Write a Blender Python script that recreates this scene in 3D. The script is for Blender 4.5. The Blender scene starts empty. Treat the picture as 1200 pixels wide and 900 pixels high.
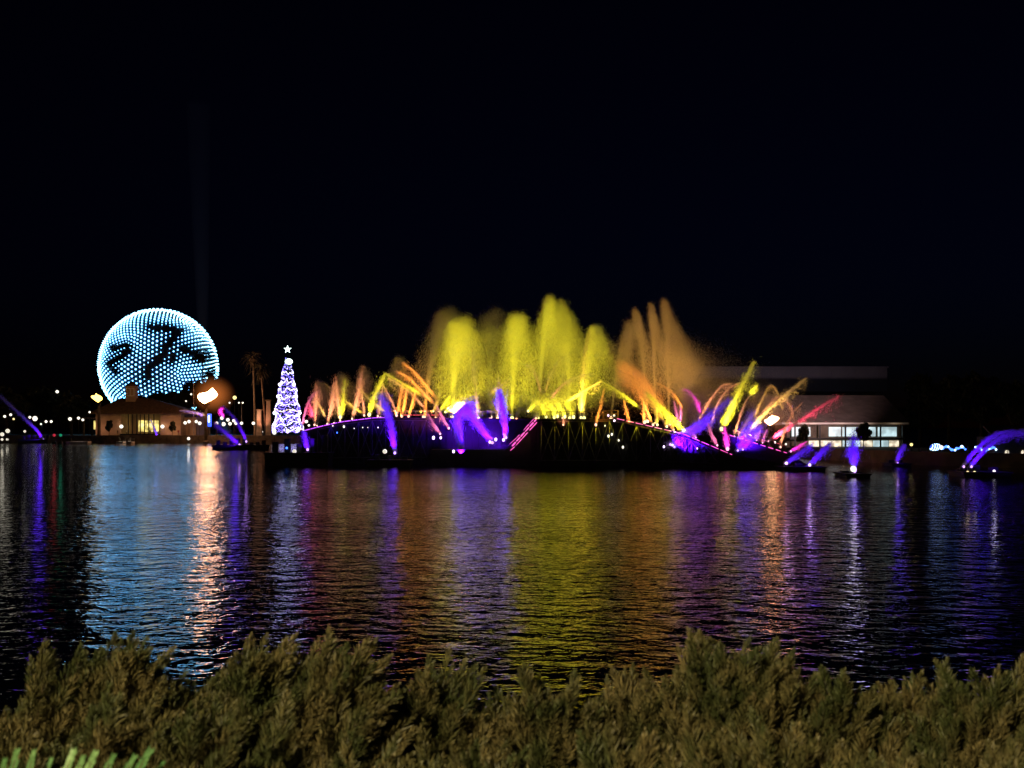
import bpy, bmesh, math, random
import numpy as np
from mathutils import Vector, Matrix

R = math.radians
rng = np.random.default_rng(11)
random.seed(11)
scene = bpy.context.scene
COL = scene.collection

# ------------------------------------------------------------------ camera, sky, light, exposure
F, CH, HOR = 1300.0, 5.0, 500.0          # focal length in photo pixels, eye height over water, horizon row
cam_d = bpy.data.cameras.new('camera')
cam_d.sensor_width = 36.0
cam_d.lens = 36.0 * F / 1200.0
cam_d.shift_y = 50.0 / 1200.0
cam_d.clip_start, cam_d.clip_end = 0.1, 6000.0
cam_d.dof.use_dof = True
cam_d.dof.focus_distance = 140.0
cam_d.dof.aperture_fstop = cam_d.lens / 6.5
cam = bpy.data.objects.new('camera', cam_d)
cam.location = (0, 0, CH)
cam.rotation_euler = (R(90), 0, 0)
COL.objects.link(cam)
scene.camera = cam

SUN_EL, SUN_ROT = R(-3.5), R(20)
world = bpy.data.worlds.new('World')
scene.world = world
world.use_nodes = True
wn = world.node_tree
sky = wn.nodes.new('ShaderNodeTexSky')
sky.sky_type = 'NISHITA'
sky.sun_disc = False
sky.sun_elevation = SUN_EL
sky.sun_rotation = SUN_ROT
sky.air_density, sky.dust_density, sky.ozone_density = 1.0, 0.3, 6.0
bg = wn.nodes['Background']
bg.inputs['Strength'].default_value = 0.02
wn.links.new(sky.outputs[0], bg.inputs['Color'])

sun_d = bpy.data.lights.new('moonlight', 'SUN')
sun_d.energy, sun_d.angle, sun_d.color = 0.004, R(0.5), (1.0, 0.95, 0.88)
sun = bpy.data.objects.new('moonlight', sun_d)
sun.rotation_euler = (R(40), 0, R(-30))
COL.objects.link(sun)

vs = scene.view_settings
vs.view_transform, vs.look, vs.exposure, vs.gamma = 'Standard', 'None', 0.0, 1.0
vs.use_curve_mapping = False
scene.cycles.max_bounces = 6
scene.cycles.diffuse_bounces = 2
scene.cycles.glossy_bounces = 3
scene.cycles.transparent_max_bounces = 24
scene.cycles.sample_clamp_indirect = 6.0
scene.cycles.sample_clamp_direct = 0.0
scene.cycles.use_denoising = True
scene.cycles.use_light_tree = True

# the promenade lamp over the hedge, behind the viewer
def lamp_light(name, kind, loc, power, col, **kw):
    l = bpy.data.lights.new(name, kind)
    l.energy, l.color = power, col
    for k, v in kw.items():
        setattr(l, k, v)
    o = bpy.data.objects.new(name, l)
    o.location = loc
    COL.objects.link(o)
    return o

hedge_lamp = lamp_light('promenade_light', 'POINT', (-3.9, -3.4, 8.8), 5000.0, (1.0, 0.78, 0.40), shadow_soft_size=0.25)

# ------------------------------------------------------------------ helpers
def W(px, py, d):
    """world point that stands d metres out, seen at photo pixel px, py"""
    return np.array([(px - 600.0) / F * d, d, CH - (py - HOR) / F * d])

def mat(name, col=(0.5, 0.5, 0.5), rough=0.6, metal=0.0, emit=None, strength=0.0, var=0.25, scale=3.0, sampling=None):
    m = bpy.data.materials.new(name)
    m.use_nodes = True
    nt = m.node_tree
    b = nt.nodes['Principled BSDF']
    b.inputs['Roughness'].default_value = rough
    b.inputs['Metallic'].default_value = metal
    if emit is not None:
        b.inputs['Base Color'].default_value = (*col, 1)
        b.inputs['Emission Color'].default_value = (*emit, 1)
        b.inputs['Emission Strength'].default_value = strength
    else:
        tc = nt.nodes.new('ShaderNodeTexCoord')
        nz = nt.nodes.new('ShaderNodeTexNoise')
        nz.inputs['Scale'].default_value = scale
        nz.inputs['Detail'].default_value = 5
        rp = nt.nodes.new('ShaderNodeValToRGB')
        rp.color_ramp.elements[0].position, rp.color_ramp.elements[1].position = 0.3, 0.7
        rp.color_ramp.elements[0].color = (*[c * (1 - var) for c in col], 1)
        rp.color_ramp.elements[1].color = (*[min(1, c * (1 + var)) for c in col], 1)
        nt.links.new(tc.outputs['Object'], nz.inputs['Vector'])
        nt.links.new(nz.outputs['Fac'], rp.inputs['Fac'])
        nt.links.new(rp.outputs['Color'], b.inputs['Base Color'])
    if sampling:
        m.cycles.emission_sampling = sampling
    return m

def np_mesh(name, verts, faces):
    """verts (n,3), faces (m,k) with one k"""
    verts = np.asarray(verts, np.float32)
    faces = np.asarray(faces, np.int32)
    me = bpy.data.meshes.new(name)
    me.vertices.add(len(verts))
    me.vertices.foreach_set('co', verts.ravel())
    k = faces.shape[1]
    me.loops.add(faces.size)
    me.loops.foreach_set('vertex_index', faces.ravel())
    me.polygons.add(len(faces))
    me.polygons.foreach_set('loop_start', np.arange(0, faces.size, k, dtype=np.int32))
    me.update(calc_edges=True)
    me.validate()
    return me

def link(name, me, m=None, parent=None, loc=None):
    o = bpy.data.objects.new(name, me)
    COL.objects.link(o)
    if m is not None and me is not None and not me.materials:
        me.materials.append(m)
    if parent is not None:
        o.parent = parent
    if loc is not None:
        o.location = loc
    return o

def tag(o, label=None, cat=None, group=None, kind=None):
    if label: o['label'] = label
    if cat: o['category'] = cat
    if group: o['group'] = group
    if kind: o['kind'] = kind
    return o

def thing(name, loc, label, cat, group=None, rz=0.0):
    o = bpy.data.objects.new(name, None)
    o.empty_display_size = 0.3
    o.location = loc
    o.rotation_euler = (0, 0, rz)
    COL.objects.link(o)
    return tag(o, label, cat, group)

def dup(root, loc, label=None, rz=None, scale=None, group=None):
    r = root.copy(); COL.objects.link(r); r.location = loc
    if rz is not None: r.rotation_euler = (0, 0, rz)
    if scale is not None: r.scale = (scale, scale, scale)
    if label: r['label'] = label
    if group: r['group'] = group
    for ch in list(root.children):
        c = ch.copy(); COL.objects.link(c); c.parent = r
        for g in list(ch.children):
            e = g.copy(); COL.objects.link(e); e.parent = c
    return r

class B:
    """a bmesh collector"""
    def __init__(s): s.bm = bmesh.new()
    def box(s, c, size, rz=0.0, bevel=0.0):
        r = bmesh.ops.create_cube(s.bm, size=1.0)
        M = Matrix.Translation(c) @ Matrix.Rotation(rz, 4, 'Z') @ Matrix.Diagonal((*size, 1))
        bmesh.ops.transform(s.bm, matrix=M, verts=r['verts'])
        if bevel:
            es = {e for v in r['verts'] for e in v.link_edges}
            bmesh.ops.bevel(s.bm, geom=list(es), offset=bevel, segments=2, affect='EDGES', profile=0.6)
        return s
    def cone(s, a, b, r1, r2, seg=10):
        a, b = Vector(a), Vector(b)
        v = b - a
        M = Matrix.Translation((a + b) / 2) @ v.to_track_quat('Z', 'Y').to_matrix().to_4x4()
        bmesh.ops.create_cone(s.bm, cap_ends=True, segments=seg, radius1=r1, radius2=r2, depth=v.length, matrix=M)
        return s
    def ball(s, c, r, sub=2, sc=(1, 1, 1)):
        bmesh.ops.create_icosphere(s.bm, subdivisions=sub, radius=r, matrix=Matrix.Translation(c) @ Matrix.Diagonal((*sc, 1)))
        return s
    def prism(s, poly, depth_vec):
        a = [s.bm.verts.new(p) for p in poly]
        b = [s.bm.verts.new(tuple(Vector(p) + Vector(depth_vec))) for p in poly]
        s.bm.faces.new(a); s.bm.faces.new(b[::-1])
        n = len(a)
        for i in range(n):
            s.bm.faces.new((a[i], b[i], b[(i + 1) % n], a[(i + 1) % n]))
        return s
    def lathe(s, prof, c=(0, 0, 0), seg=16):
        rings = []
        for r, z in prof:
            rings.append([s.bm.verts.new((c[0] + r * math.cos(2 * math.pi * k / seg), c[1] + r * math.sin(2 * math.pi * k / seg), c[2] + z)) for k in range(seg)])
        for i in range(len(rings) - 1):
            for k in range(seg):
                s.bm.faces.new((rings[i][k], rings[i][(k + 1) % seg], rings[i + 1][(k + 1) % seg], rings[i + 1][k]))
        s.bm.faces.new(rings[0][::-1]); s.bm.faces.new(rings[-1])
        return s
    def mesh(s, name, smooth=False):
        bmesh.ops.recalc_face_normals(s.bm, faces=s.bm.faces[:])
        me = bpy.data.meshes.new(name)
        s.bm.to_mesh(me); s.bm.free()
        if smooth:
            me.polygons.foreach_set('use_smooth', [True] * len(me.polygons))
        return me
    def build(s, name, m, parent=None, loc=None, smooth=False):
        me = s.mesh(name, smooth)
        return link(name, me, m, parent, loc)

ORD = ['leftmost', 'second from the left', 'third from the left', 'fourth from the left', 'fifth from the left', 'sixth from the left',
       'seventh from the left', 'eighth from the left', 'ninth from the left', 'tenth from the left', 'eleventh from the left',
       'twelfth from the left', 'thirteenth from the left', 'fourteenth from the left', 'fifteenth from the left', 'sixteenth from the left',
       'seventeenth from the left', 'eighteenth from the left', 'nineteenth from the left', 'twentieth from the left', 'twenty-first from the left', 'twenty-second from the left']
def ordinal(k, n):
    if n == 1: return ''
    if n == 2: return ('left one', 'right one')[k]
    if n == 3 and k == 1: return 'middle one'
    if k == n - 1: return 'rightmost'
    if k == n - 2 and n > 5: return 'second from the right'
    if k == n - 3 and n > 7: return 'third from the right'
    if k == n - 4 and n > 9: return 'fourth from the right'
    return ORD[k]

# ------------------------------------------------------------------ materials
M = {}
M['black_metal'] = mat('black_metal', (0.020, 0.020, 0.022), 0.55, 0.0, var=0.4, scale=0.8)
M['dark_deck'] = mat('dark_deck', (0.035, 0.033, 0.032), 0.7, var=0.35, scale=0.6)
M['dark_post'] = mat('dark_post', (0.03, 0.03, 0.03), 0.5)
M['stone'] = mat('stone', (0.16, 0.13, 0.10), 0.85, var=0.4, scale=0.7)
M['pale_stone'] = mat('pale_stone', (0.34, 0.30, 0.26), 0.85, var=0.3, scale=0.8)
M['plaster'] = mat('plaster', (0.42, 0.30, 0.20), 0.85, var=0.2, scale=0.4)
M['white_paint'] = mat('white_paint', (0.72, 0.70, 0.66), 0.7, var=0.1, scale=0.5)
M['roof_tile'] = mat('roof_tile', (0.12, 0.075, 0.055), 0.8, var=0.4, scale=1.5)
M['bark'] = mat('bark', (0.10, 0.075, 0.05), 0.9, var=0.4, scale=4)
M['palm_bark'] = mat('palm_bark', (0.20, 0.16, 0.12), 0.9, var=0.35, scale=3)
M['leaf_far'] = mat('leaf_far', (0.045, 0.055, 0.028), 0.8, var=0.4, scale=0.5)
M['leaf_palm'] = mat('leaf_palm', (0.075, 0.07, 0.035), 0.8, var=0.4, scale=1.0)
M['leaf_fir'] = mat('leaf_fir', (0.03, 0.06, 0.035), 0.8, var=0.4, scale=1.0)
M['grey_panel'] = mat('grey_panel', (0.10, 0.11, 0.15), 0.7, var=0.15, scale=0.15)
M['brown_roof'] = mat('brown_roof', (0.26, 0.22, 0.20), 0.75, var=0.25, scale=0.6)
M['globe'] = mat('globe', (0.8, 0.8, 0.8), 0.4, emit=(1.0, 0.93, 0.78), strength=1.5)
M['globe_dim'] = mat('globe_dim', (0.8, 0.8, 0.8), 0.4, emit=(1.0, 0.93, 0.74), strength=0.9)
M['globe_warm'] = mat('globe_warm', (0.8, 0.8, 0.7), 0.4, emit=(1.0, 0.80, 0.30), strength=1.6)
M['globe_violet'] = mat('globe_violet', (0.8, 0.8, 0.8), 0.4, emit=(0.75, 0.5, 1.0), strength=4.0)
M['red_lens'] = mat('red_lens', (0.5, 0.1, 0.1), 0.3, emit=(1.0, 0.05, 0.09), strength=0.45)
M['green_lens'] = mat('green_lens', (0.1, 0.5, 0.3), 0.3, emit=(0.02, 0.8, 0.4), strength=0.28)
M['window_yellow'] = mat('window_yellow', (0.6, 0.6, 0.4), 0.5, emit=(1.0, 0.78, 0.22), strength=1.0)
M['window_cold'] = mat('window_cold', (0.7, 0.8, 0.8), 0.5, emit=(0.62, 0.86, 0.92), strength=0.85)
M['window_warm'] = mat('window_warm', (0.7, 0.7, 0.6), 0.5, emit=(1.0, 0.86, 0.62), strength=0.9)
M['window_dark'] = mat('window_dark', (0.05, 0.02, 0.02), 0.3)
M['blue_bulb'] = mat('blue_bulb', (0.2, 0.3, 0.8), 0.4, emit=(0.05, 0.16, 1.0), strength=4.0)
M['ice_bulb'] = mat('ice_bulb', (0.6, 0.7, 0.9), 0.4, emit=(0.45, 0.7, 1.0), strength=5.0)

def lit_room(m, lo, hi, scale):
    """a lit room behind glass: lamps, curtains and people make it uneven"""
    nt = m.node_tree; b = nt.nodes['Principled BSDF']
    tc = nt.nodes.new('ShaderNodeTexCoord'); nz = nt.nodes.new('ShaderNodeTexNoise'); mr = nt.nodes.new('ShaderNodeMapRange')
    nz.inputs['Scale'].default_value = scale; nz.inputs['Detail'].default_value = 4
    mr.inputs[1].default_value, mr.inputs[2].default_value, mr.inputs[3].default_value, mr.inputs[4].default_value = 0.38, 0.62, lo, hi
    nt.links.new(tc.outputs['Object'], nz.inputs['Vector']); nt.links.new(nz.outputs['Fac'], mr.inputs[0]); nt.links.new(mr.outputs[0], b.inputs['Emission Strength'])
lit_room(M['window_cold'], 0.5, 1.15, 0.7); lit_room(M['window_warm'], 0.3, 1.5, 1.3); lit_room(M['window_yellow'], 0.2, 1.6, 0.6)

def flame_material(strength=48.0):
    m = bpy.data.materials.new('flame'); m.use_nodes = True
    nt = m.node_tree; nt.nodes.clear()
    out = nt.nodes.new('ShaderNodeOutputMaterial')
    em = nt.nodes.new('ShaderNodeEmission')
    tc = nt.nodes.new('ShaderNodeTexCoord')
    nz = nt.nodes.new('ShaderNodeTexNoise'); nz.inputs['Scale'].default_value = 0.9; nz.inputs['Detail'].default_value = 3
    rp = nt.nodes.new('ShaderNodeValToRGB')
    rp.color_ramp.elements[0].position, rp.color_ramp.elements[0].color = 0.35, (1.0, 0.32, 0.10, 1)
    rp.color_ramp.elements[1].position, rp.color_ramp.elements[1].color = 0.62, (1.0, 0.52, 0.26, 1)
    em.inputs['Strength'].default_value = strength
    nt.links.new(tc.outputs['Object'], nz.inputs['Vector'])
    nt.links.new(nz.outputs['Fac'], rp.inputs['Fac'])
    nt.links.new(rp.outputs['Color'], em.inputs['Color'])
    nt.links.new(em.outputs[0], out.inputs['Surface'])
    return m
M['flame'] = flame_material()
M['flame_soft'] = flame_material(20.0)
M['flame_yellow'] = mat('flame_yellow', (0.8, 0.6, 0.2), 0.5, emit=(1.0, 0.62, 0.12), strength=5.0)
def halo_material():  # emissive volume that paints the orange haze round a flame
    m = bpy.data.materials.new('flame_halo'); m.use_nodes = True
    nt = m.node_tree; nt.nodes.clear()
    out = nt.nodes.new('ShaderNodeOutputMaterial'); em = nt.nodes.new('ShaderNodeEmission')
    tc = nt.nodes.new('ShaderNodeTexCoord'); ln = nt.nodes.new('ShaderNodeVectorMath'); ln.operation = 'LENGTH'
    mr = nt.nodes.new('ShaderNodeMapRange'); mr.interpolation_type = 'SMOOTHSTEP'
    mr.inputs[1].default_value, mr.inputs[2].default_value, mr.inputs[3].default_value, mr.inputs[4].default_value = 0.0, 1.0, 0.085, 0.0
    em.inputs['Color'].default_value = (1.0, 0.26, 0.05, 1)
    nt.links.new(tc.outputs['Object'], ln.inputs[0]); nt.links.new(ln.outputs['Value'], mr.inputs[0])
    nt.links.new(mr.outputs[0], em.inputs['Strength']); nt.links.new(em.outputs[0], out.inputs['Volume'])
    return m
M['flame_halo'] = halo_material()

def spray_material():
    m = bpy.data.materials.new('water_spray'); m.use_nodes = True
    nt = m.node_tree; nt.nodes.clear()
    out = nt.nodes.new('ShaderNodeOutputMaterial')
    d = nt.nodes.new('ShaderNodeBsdfDiffuse'); t = nt.nodes.new('ShaderNodeBsdfTranslucent'); tr = nt.nodes.new('ShaderNodeBsdfTransparent')
    for n in (d, t): n.inputs['Color'].default_value = (0.92, 0.94, 0.95, 1)
    a = nt.nodes.new('ShaderNodeMixShader'); b = nt.nodes.new('ShaderNodeMixShader')
    a.inputs[0].default_value = 0.5; b.inputs[0].default_value = 0.45
    nt.links.new(d.outputs[0], a.inputs[1]); nt.links.new(t.outputs[0], a.inputs[2])
    nt.links.new(tr.outputs[0], b.inputs[1]); nt.links.new(a.outputs[0], b.inputs[2])
    nt.links.new(b.outputs[0], out.inputs['Surface'])
    return m
M['spray'] = spray_material()

def water_material():
    m = bpy.data.materials.new('lagoon_water'); m.use_nodes = True
    nt = m.node_tree
    b = nt.nodes['Principled BSDF']
    b.inputs['Base Color'].default_value = (0.004, 0.006, 0.008, 1)
    b.inputs['Roughness'].default_value = 0.025
    b.inputs['IOR'].default_value = 1.333
    geo = nt.nodes.new('ShaderNodeNewGeometry')
    def noise(scale, detail, rot, sx, rough=0.5, dist=0.0):
        mp = nt.nodes.new('ShaderNodeMapping')
        mp.inputs['Rotation'].default_value = (0, 0, R(rot))
        mp.inputs['Scale'].default_value = (sx, 1, 1)
        nz = nt.nodes.new('ShaderNodeTexNoise')
        nz.inputs['Scale'].default_value = scale
        nz.inputs['Detail'].default_value = detail
        nz.inputs['Roughness'].default_value = rough
        nz.inputs['Distortion'].default_value = dist
        nt.links.new(geo.outputs['Position'], mp.inputs['Vector'])
        nt.links.new(mp.outputs[0], nz.inputs['Vector'])
        return nz.outputs['Fac']
    def math_(op, a, b):
        n = nt.nodes.new('ShaderNodeMath'); n.operation = op
        for i, v in enumerate((a, b)):
            if isinstance(v, (int, float)): n.inputs[i].default_value = v
            else: nt.links.new(v, n.inputs[i])
        return n.outputs[0]
    h = math_('MULTIPLY', noise(1.0, 2, 14, 0.85), 0.125)
    h = math_('ADD', h, math_('MULTIPLY', noise(3.0, 2, -18, 0.85, 0.5, 0.8), 0.042))
    h = math_('ADD', h, math_('MULTIPLY', noise(8.0, 2, 35, 0.9), 0.006))
    gust = nt.nodes.new('ShaderNodeMapRange')
    gust.inputs[1].default_value, gust.inputs[2].default_value = 0.35, 0.65
    gust.inputs[3].default_value, gust.inputs[4].default_value = 0.55, 1.1
    nt.links.new(noise(0.05, 3, 8, 0.35), gust.inputs[0])
    h = math_('MULTIPLY', h, gust.outputs[0])
    bp = nt.nodes.new('ShaderNodeBump')
    bp.inputs['Strength'].default_value = 1.0
    bp.inputs['Distance'].default_value = 1.0
    nt.links.new(h, bp.inputs['Height'])
    nt.links.new(bp.outputs[0], b.inputs['Normal'])
    return m
M['water'] = water_material()

# ------------------------------------------------------------------ setting: water, ground, shores
me = np_mesh('water', [(-900, -20, 0), (900, -20, 0), (900, 900, 0), (-900, 900, 0)], [(0, 1, 2, 3)])
tag(link('water', me, M['water']), kind='structure')

def sheet(name, poly, z, m, zb=-1.0):
    b = B(); b.prism([(p[0], p[1], z) for p in poly], (0, 0, zb - z))
    return tag(b.build(name, m), kind='structure')

shore = [(-1500, 420), (-300, 372), (0, 348), (120, 343), (260, 342), (400, 340), (560, 326), (720, 300), (860, 245), (930, 190), (975, 166), (1060, 147), (1200, 134), (1500, 118), (2200, 110)]
sp = [tuple(W(px, 500, d)[:2]) for px, d in shore]
M['soil'] = mat('soil', (0.07, 0.06, 0.045), 0.9, var=0.4, scale=0.4)
sheet('ground', sp + [(2600, 110), (2600, 3200), (-2600, 3200), (-2600, 420)], 1.3, M['soil'])
# near bank under the hedge
sheet('bank', [(-12, -14), (12, -14), (12, 5.2), (-12, 5.0)], 3.4, M['soil'])

# low stone quay wall along the far shore: left and right stretch, each a wall of its own
def wall_along(pts, z0, z1, th, name, label, m):
    b = B()
    for p, q in zip(pts[:-1], pts[1:]):
        p, q = Vector((*p, 0)), Vector((*q, 0))
        v = q - p
        b.box(((p + q) / 2 + Vector((0, 0, (z0 + z1) / 2))), (v.length + th * 0.5, th, z1 - z0), math.atan2(v.y, v.x))
    o = b.build(name, m)
    return tag(o, label, 'wall')
wall_along([tuple(W(px, 500, d - 0.5)[:2]) for px, d in shore[1:6]], -0.3, 2.3, 0.6, 'quay_wall', 'brown stone quay wall under the promenade at the left far shore', M['stone'])
wall_along([tuple(W(px, 500, d - 0.5)[:2]) for px, d in shore[9:13]], -0.3, 1.75, 0.6, 'quay_wall', 'low dark quay wall along the right bank below the lit pavilion', M['stone'])

# ------------------------------------------------------------------ the great sphere of lights
def light_sphere():
    d = 512.0
    c = W(186.5, 429.5, d); Rr = 65.0 / F * d
    root = thing('light_sphere', tuple(c), 'giant geodesic sphere studded with rows of ice blue lights beyond the left shore', 'sphere building')
    bm = bmesh.new()
    bmesh.ops.create_icosphere(bm, subdivisions=5, radius=Rr)
    rot = Matrix.Rotation(R(23), 3, 'X') @ Matrix.Rotation(R(31), 3, 'Y') @ Matrix.Rotation(R(12), 3, 'Z')
    bmesh.ops.rotate(bm, cent=(0, 0, 0), matrix=rot, verts=bm.verts[:])
    verts = [v.co.copy() for v in bm.verts]
    faces = bm.faces[:]
    res = bmesh.ops.poke(bm, faces=faces)
    for v in res['verts']:
        v.co = v.co.normalized() * (Rr + 0.15)
    me = bpy.data.meshes.new('shell'); bm.to_mesh(me); bm.free()
    shell_m = mat('sphere_panels', (0.12, 0.14, 0.18), 0.35, 0.6, var=0.1, scale=0.1)
    link('shell', me, shell_m, root)
    # legs
    for k in range(3):
        a = 2 * math.pi * k / 3 + 0.5
        p0 = Vector((math.cos(a), math.sin(a), -0.62)) * Rr
        b = B(); b.cone(p0, (p0.x * 1.25, p0.y * 1.25, 1.3 - c[2]), 1.6, 2.4, 8)
        b.build('leg', M['grey_panel'], root)
    strokes = [[(640, 310), (760, 312), (880, 332), (850, 400), (800, 480), (790, 560), (700, 640), (650, 740)],
               [(330, 490), (420, 478), (490, 470), (500, 510), (440, 562), (300, 615), (380, 690)],
               [(930, 490), (1040, 550)], [(860, 560), (850, 590)]]
    def dark(v):
        zx = 610 + v.x / Rr * 495; zy = 625 - v.z / Rr * 495
        best = 1e9
        for s in strokes:
            for (x0, y0), (x1, y1) in zip(s[:-1], s[1:]):
                L2 = (x1 - x0) ** 2 + (y1 - y0) ** 2
                t = max(0, min(1, ((zx - x0) * (x1 - x0) + (zy - y0) * (y1 - y0)) / L2))
                best = min(best, math.hypot(zx - x0 - t * (x1 - x0), zy - y0 - t * (y1 - y0)))
        return best
    lit = []
    for v in verts:
        if v.y > 0.25 * Rr: continue
        k = dark(v)
        if k < 20: continue
        lit.append((v, 0.42 * rng.uniform(0.82, 1.12) if k > 60 else 0.31 if k > 40 else 0.20))
    m_bulb = mat('sphere_lamp', (0.7, 0.8, 0.9), 0.4, emit=(0.14, 0.50, 1.0), strength=10.0)
    m_rim = mat('sphere_lamp_rim_glow', (0.7, 0.8, 0.9), 0.4, emit=(0.26, 0.70, 1.0), strength=8.0)
    def bulb_bm(b, v, r, tall=0.75):
        n = v.normalized()
        M4 = Matrix.Translation(n * (Rr + (0.22 if tall < 1 else 0.6))) @ n.to_track_quat('Z', 'Y').to_matrix().to_4x4() @ Matrix.Diagonal((r, r, r * tall, 1))
        bmesh.ops.create_icosphere(b.bm, subdivisions=1, radius=1.0, matrix=M4)
    lit.sort(key=lambda t: (-t[1], t[0].y))
    for v, r in lit[:100]:
        b = B(); bulb_bm(b, v, r); b.build('panel_lamp', m_bulb, root)
    b = B(); b2 = B()
    for v, r in lit[100:]:
        rim = math.hypot(v.x, v.z) / Rr
        if rim > 0.90: bulb_bm(b2, v, r * 0.56, 3.2)  # edge lamps stretched and paled to paint the glow round the rim
        else: bulb_bm(b, v, r)
    o = b.build('panel_lamp', m_bulb, root); o['kind'] = 'stuff'
    o = b2.build('rim_lamp_glow', m_rim, root); o['kind'] = 'stuff'
light_sphere()

# ------------------------------------------------------------------ trees
def leaf_cloud(n, centers, radii, size, flat=1.0):
    centers = np.asarray(centers, float); radii = np.asarray(radii, float)
    idx = rng.choice(len(centers), n, p=radii ** 2 / (radii ** 2).sum())
    v = rng.normal(size=(n, 3)); v /= np.linalg.norm(v, axis=1)[:, None]
    rad = radii[idx] * (0.55 + 0.5 * rng.random(n))
    p = centers[idx] + v * rad[:, None] * np.array([1, 1, 0.8])
    a = rng.normal(size=(n, 3)); a /= np.linalg.norm(a, axis=1)[:, None]
    b = np.cross(a, rng.normal(size=(n, 3))); b /= np.linalg.norm(b, axis=1)[:, None]
    s = size * (0.5 + rng.random(n))[:, None]
    V = np.stack([p - a * s, p + b * s * 0.45, p + a * s, p - b * s * 0.45], 1).reshape(-1, 3)
    Fc = np.arange(4 * n).reshape(-1, 4)
    return V, Fc

def make_tree_meshes(seed, h, w):
    r = np.random.default_rng(seed)
    cs, rs = [], []
    for k in range(16):
        a = r.random() * 2 * math.pi; q = r.random() ** 0.5
        z = 0.35 + 0.6 * r.random()
        q *= 1.0 - 0.6 * abs(z - 0.55) / 0.45
        cs.append((math.cos(a) * q * w * 0.38, math.sin(a) * q * w * 0.38, z * h)); rs.append(w * (0.12 + 0.10 * r.random()))
    V, Fc = leaf_cloud(2600, cs, rs, 0.055 * w)
    crown = np_mesh('crown', V, Fc)
    b = B(); b.cone((0, 0, 0), (0, 0, h * 0.45), w * 0.035, w * 0.022, 8)
    for k in range(5):
        b.cone((0, 0, h * 0.35), cs[k], w * 0.018, w * 0.006, 6)
    trunk = b.mesh('trunk')
    return crown, trunk

tree_protos = [make_tree_meshes(k, 10.0, 9.0) for k in range(4)]
def tree(px, ytop, ybase_z, d, wpx, label, k=0, group=None):
    h = CH - (ytop - HOR) / F * d - ybase_z
    t = thing('tree', (W(px, 500, d)[0], d, ybase_z), label, 'tree', group, rz=px * 0.7)
    s = h / 10.0; wx = wpx / F * d / 9.0
    t.scale = (wx, wx, s)
    link('crown', tree_protos[k % 4][0], M['leaf_far'], t); link('trunk', tree_protos[k % 4][1], M['bark'], t)
    return t

lt = [(8, 458, 380, 60), (48, 452, 395, 60), (84, 462, 385, 50), (108, 468, 400, 34)]
for k, (px, yt, d, wp) in enumerate(lt):
    tree(px, yt, 1.3, d, wp, 'dark bushy tree left of the great light sphere, ' + ordinal(k, 4), k, 'dark trees on the left shore')
lt = [(166, 463, 420, 40), (184, 461, 430, 40), (203, 458, 425, 42), (221, 454, 430, 38), (239, 446, 435, 40), (254, 444, 420, 44)]
for k, (px, yt, d, wp) in enumerate(lt):
    tree(px, yt, 1.3, d, wp, 'dark tree standing against the foot of the light sphere, ' + ordinal(k, 6), k + 1, 'dark trees below the light sphere')
lt = [(1078, 448, 205, 62), (1112, 440, 200, 66), (1150, 440, 195, 66), (1186, 446, 185, 60), (1225, 440, 185, 70)]
for k, (px, yt, d, wp) in enumerate(lt):
    tree(px, yt, 1.3, d, wp, 'tall black tree right of the lit pavilion, ' + ordinal(k, 5), k, 'black trees on the right bank')
tree(1012, 496, 1.3, 178, 22, 'small dark tree in front of the lit upper windows of the pavilion', 2)
tree(942, 497, 1.3, 180, 16, 'small dark tree before the left end of the pavilion windows', 1)
tree(128, 492, 2.0, 346, 10, 'small dark conical tree against the lit plaster wall of the waterfront hall', 1)
tree(202, 494, 2.0, 346, 10, 'small round dark tree before the right wall of the waterfront hall', 2)
lt = [(330, 486, 420, 40), (385, 478, 400, 50)]
for k, (px, yt, d, wp) in enumerate(lt):
    tree(px, yt, 1.3, d, wp, ('dark tree behind the lit fir', 'dark tree behind the leftmost barge fountains')[k], k)

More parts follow.
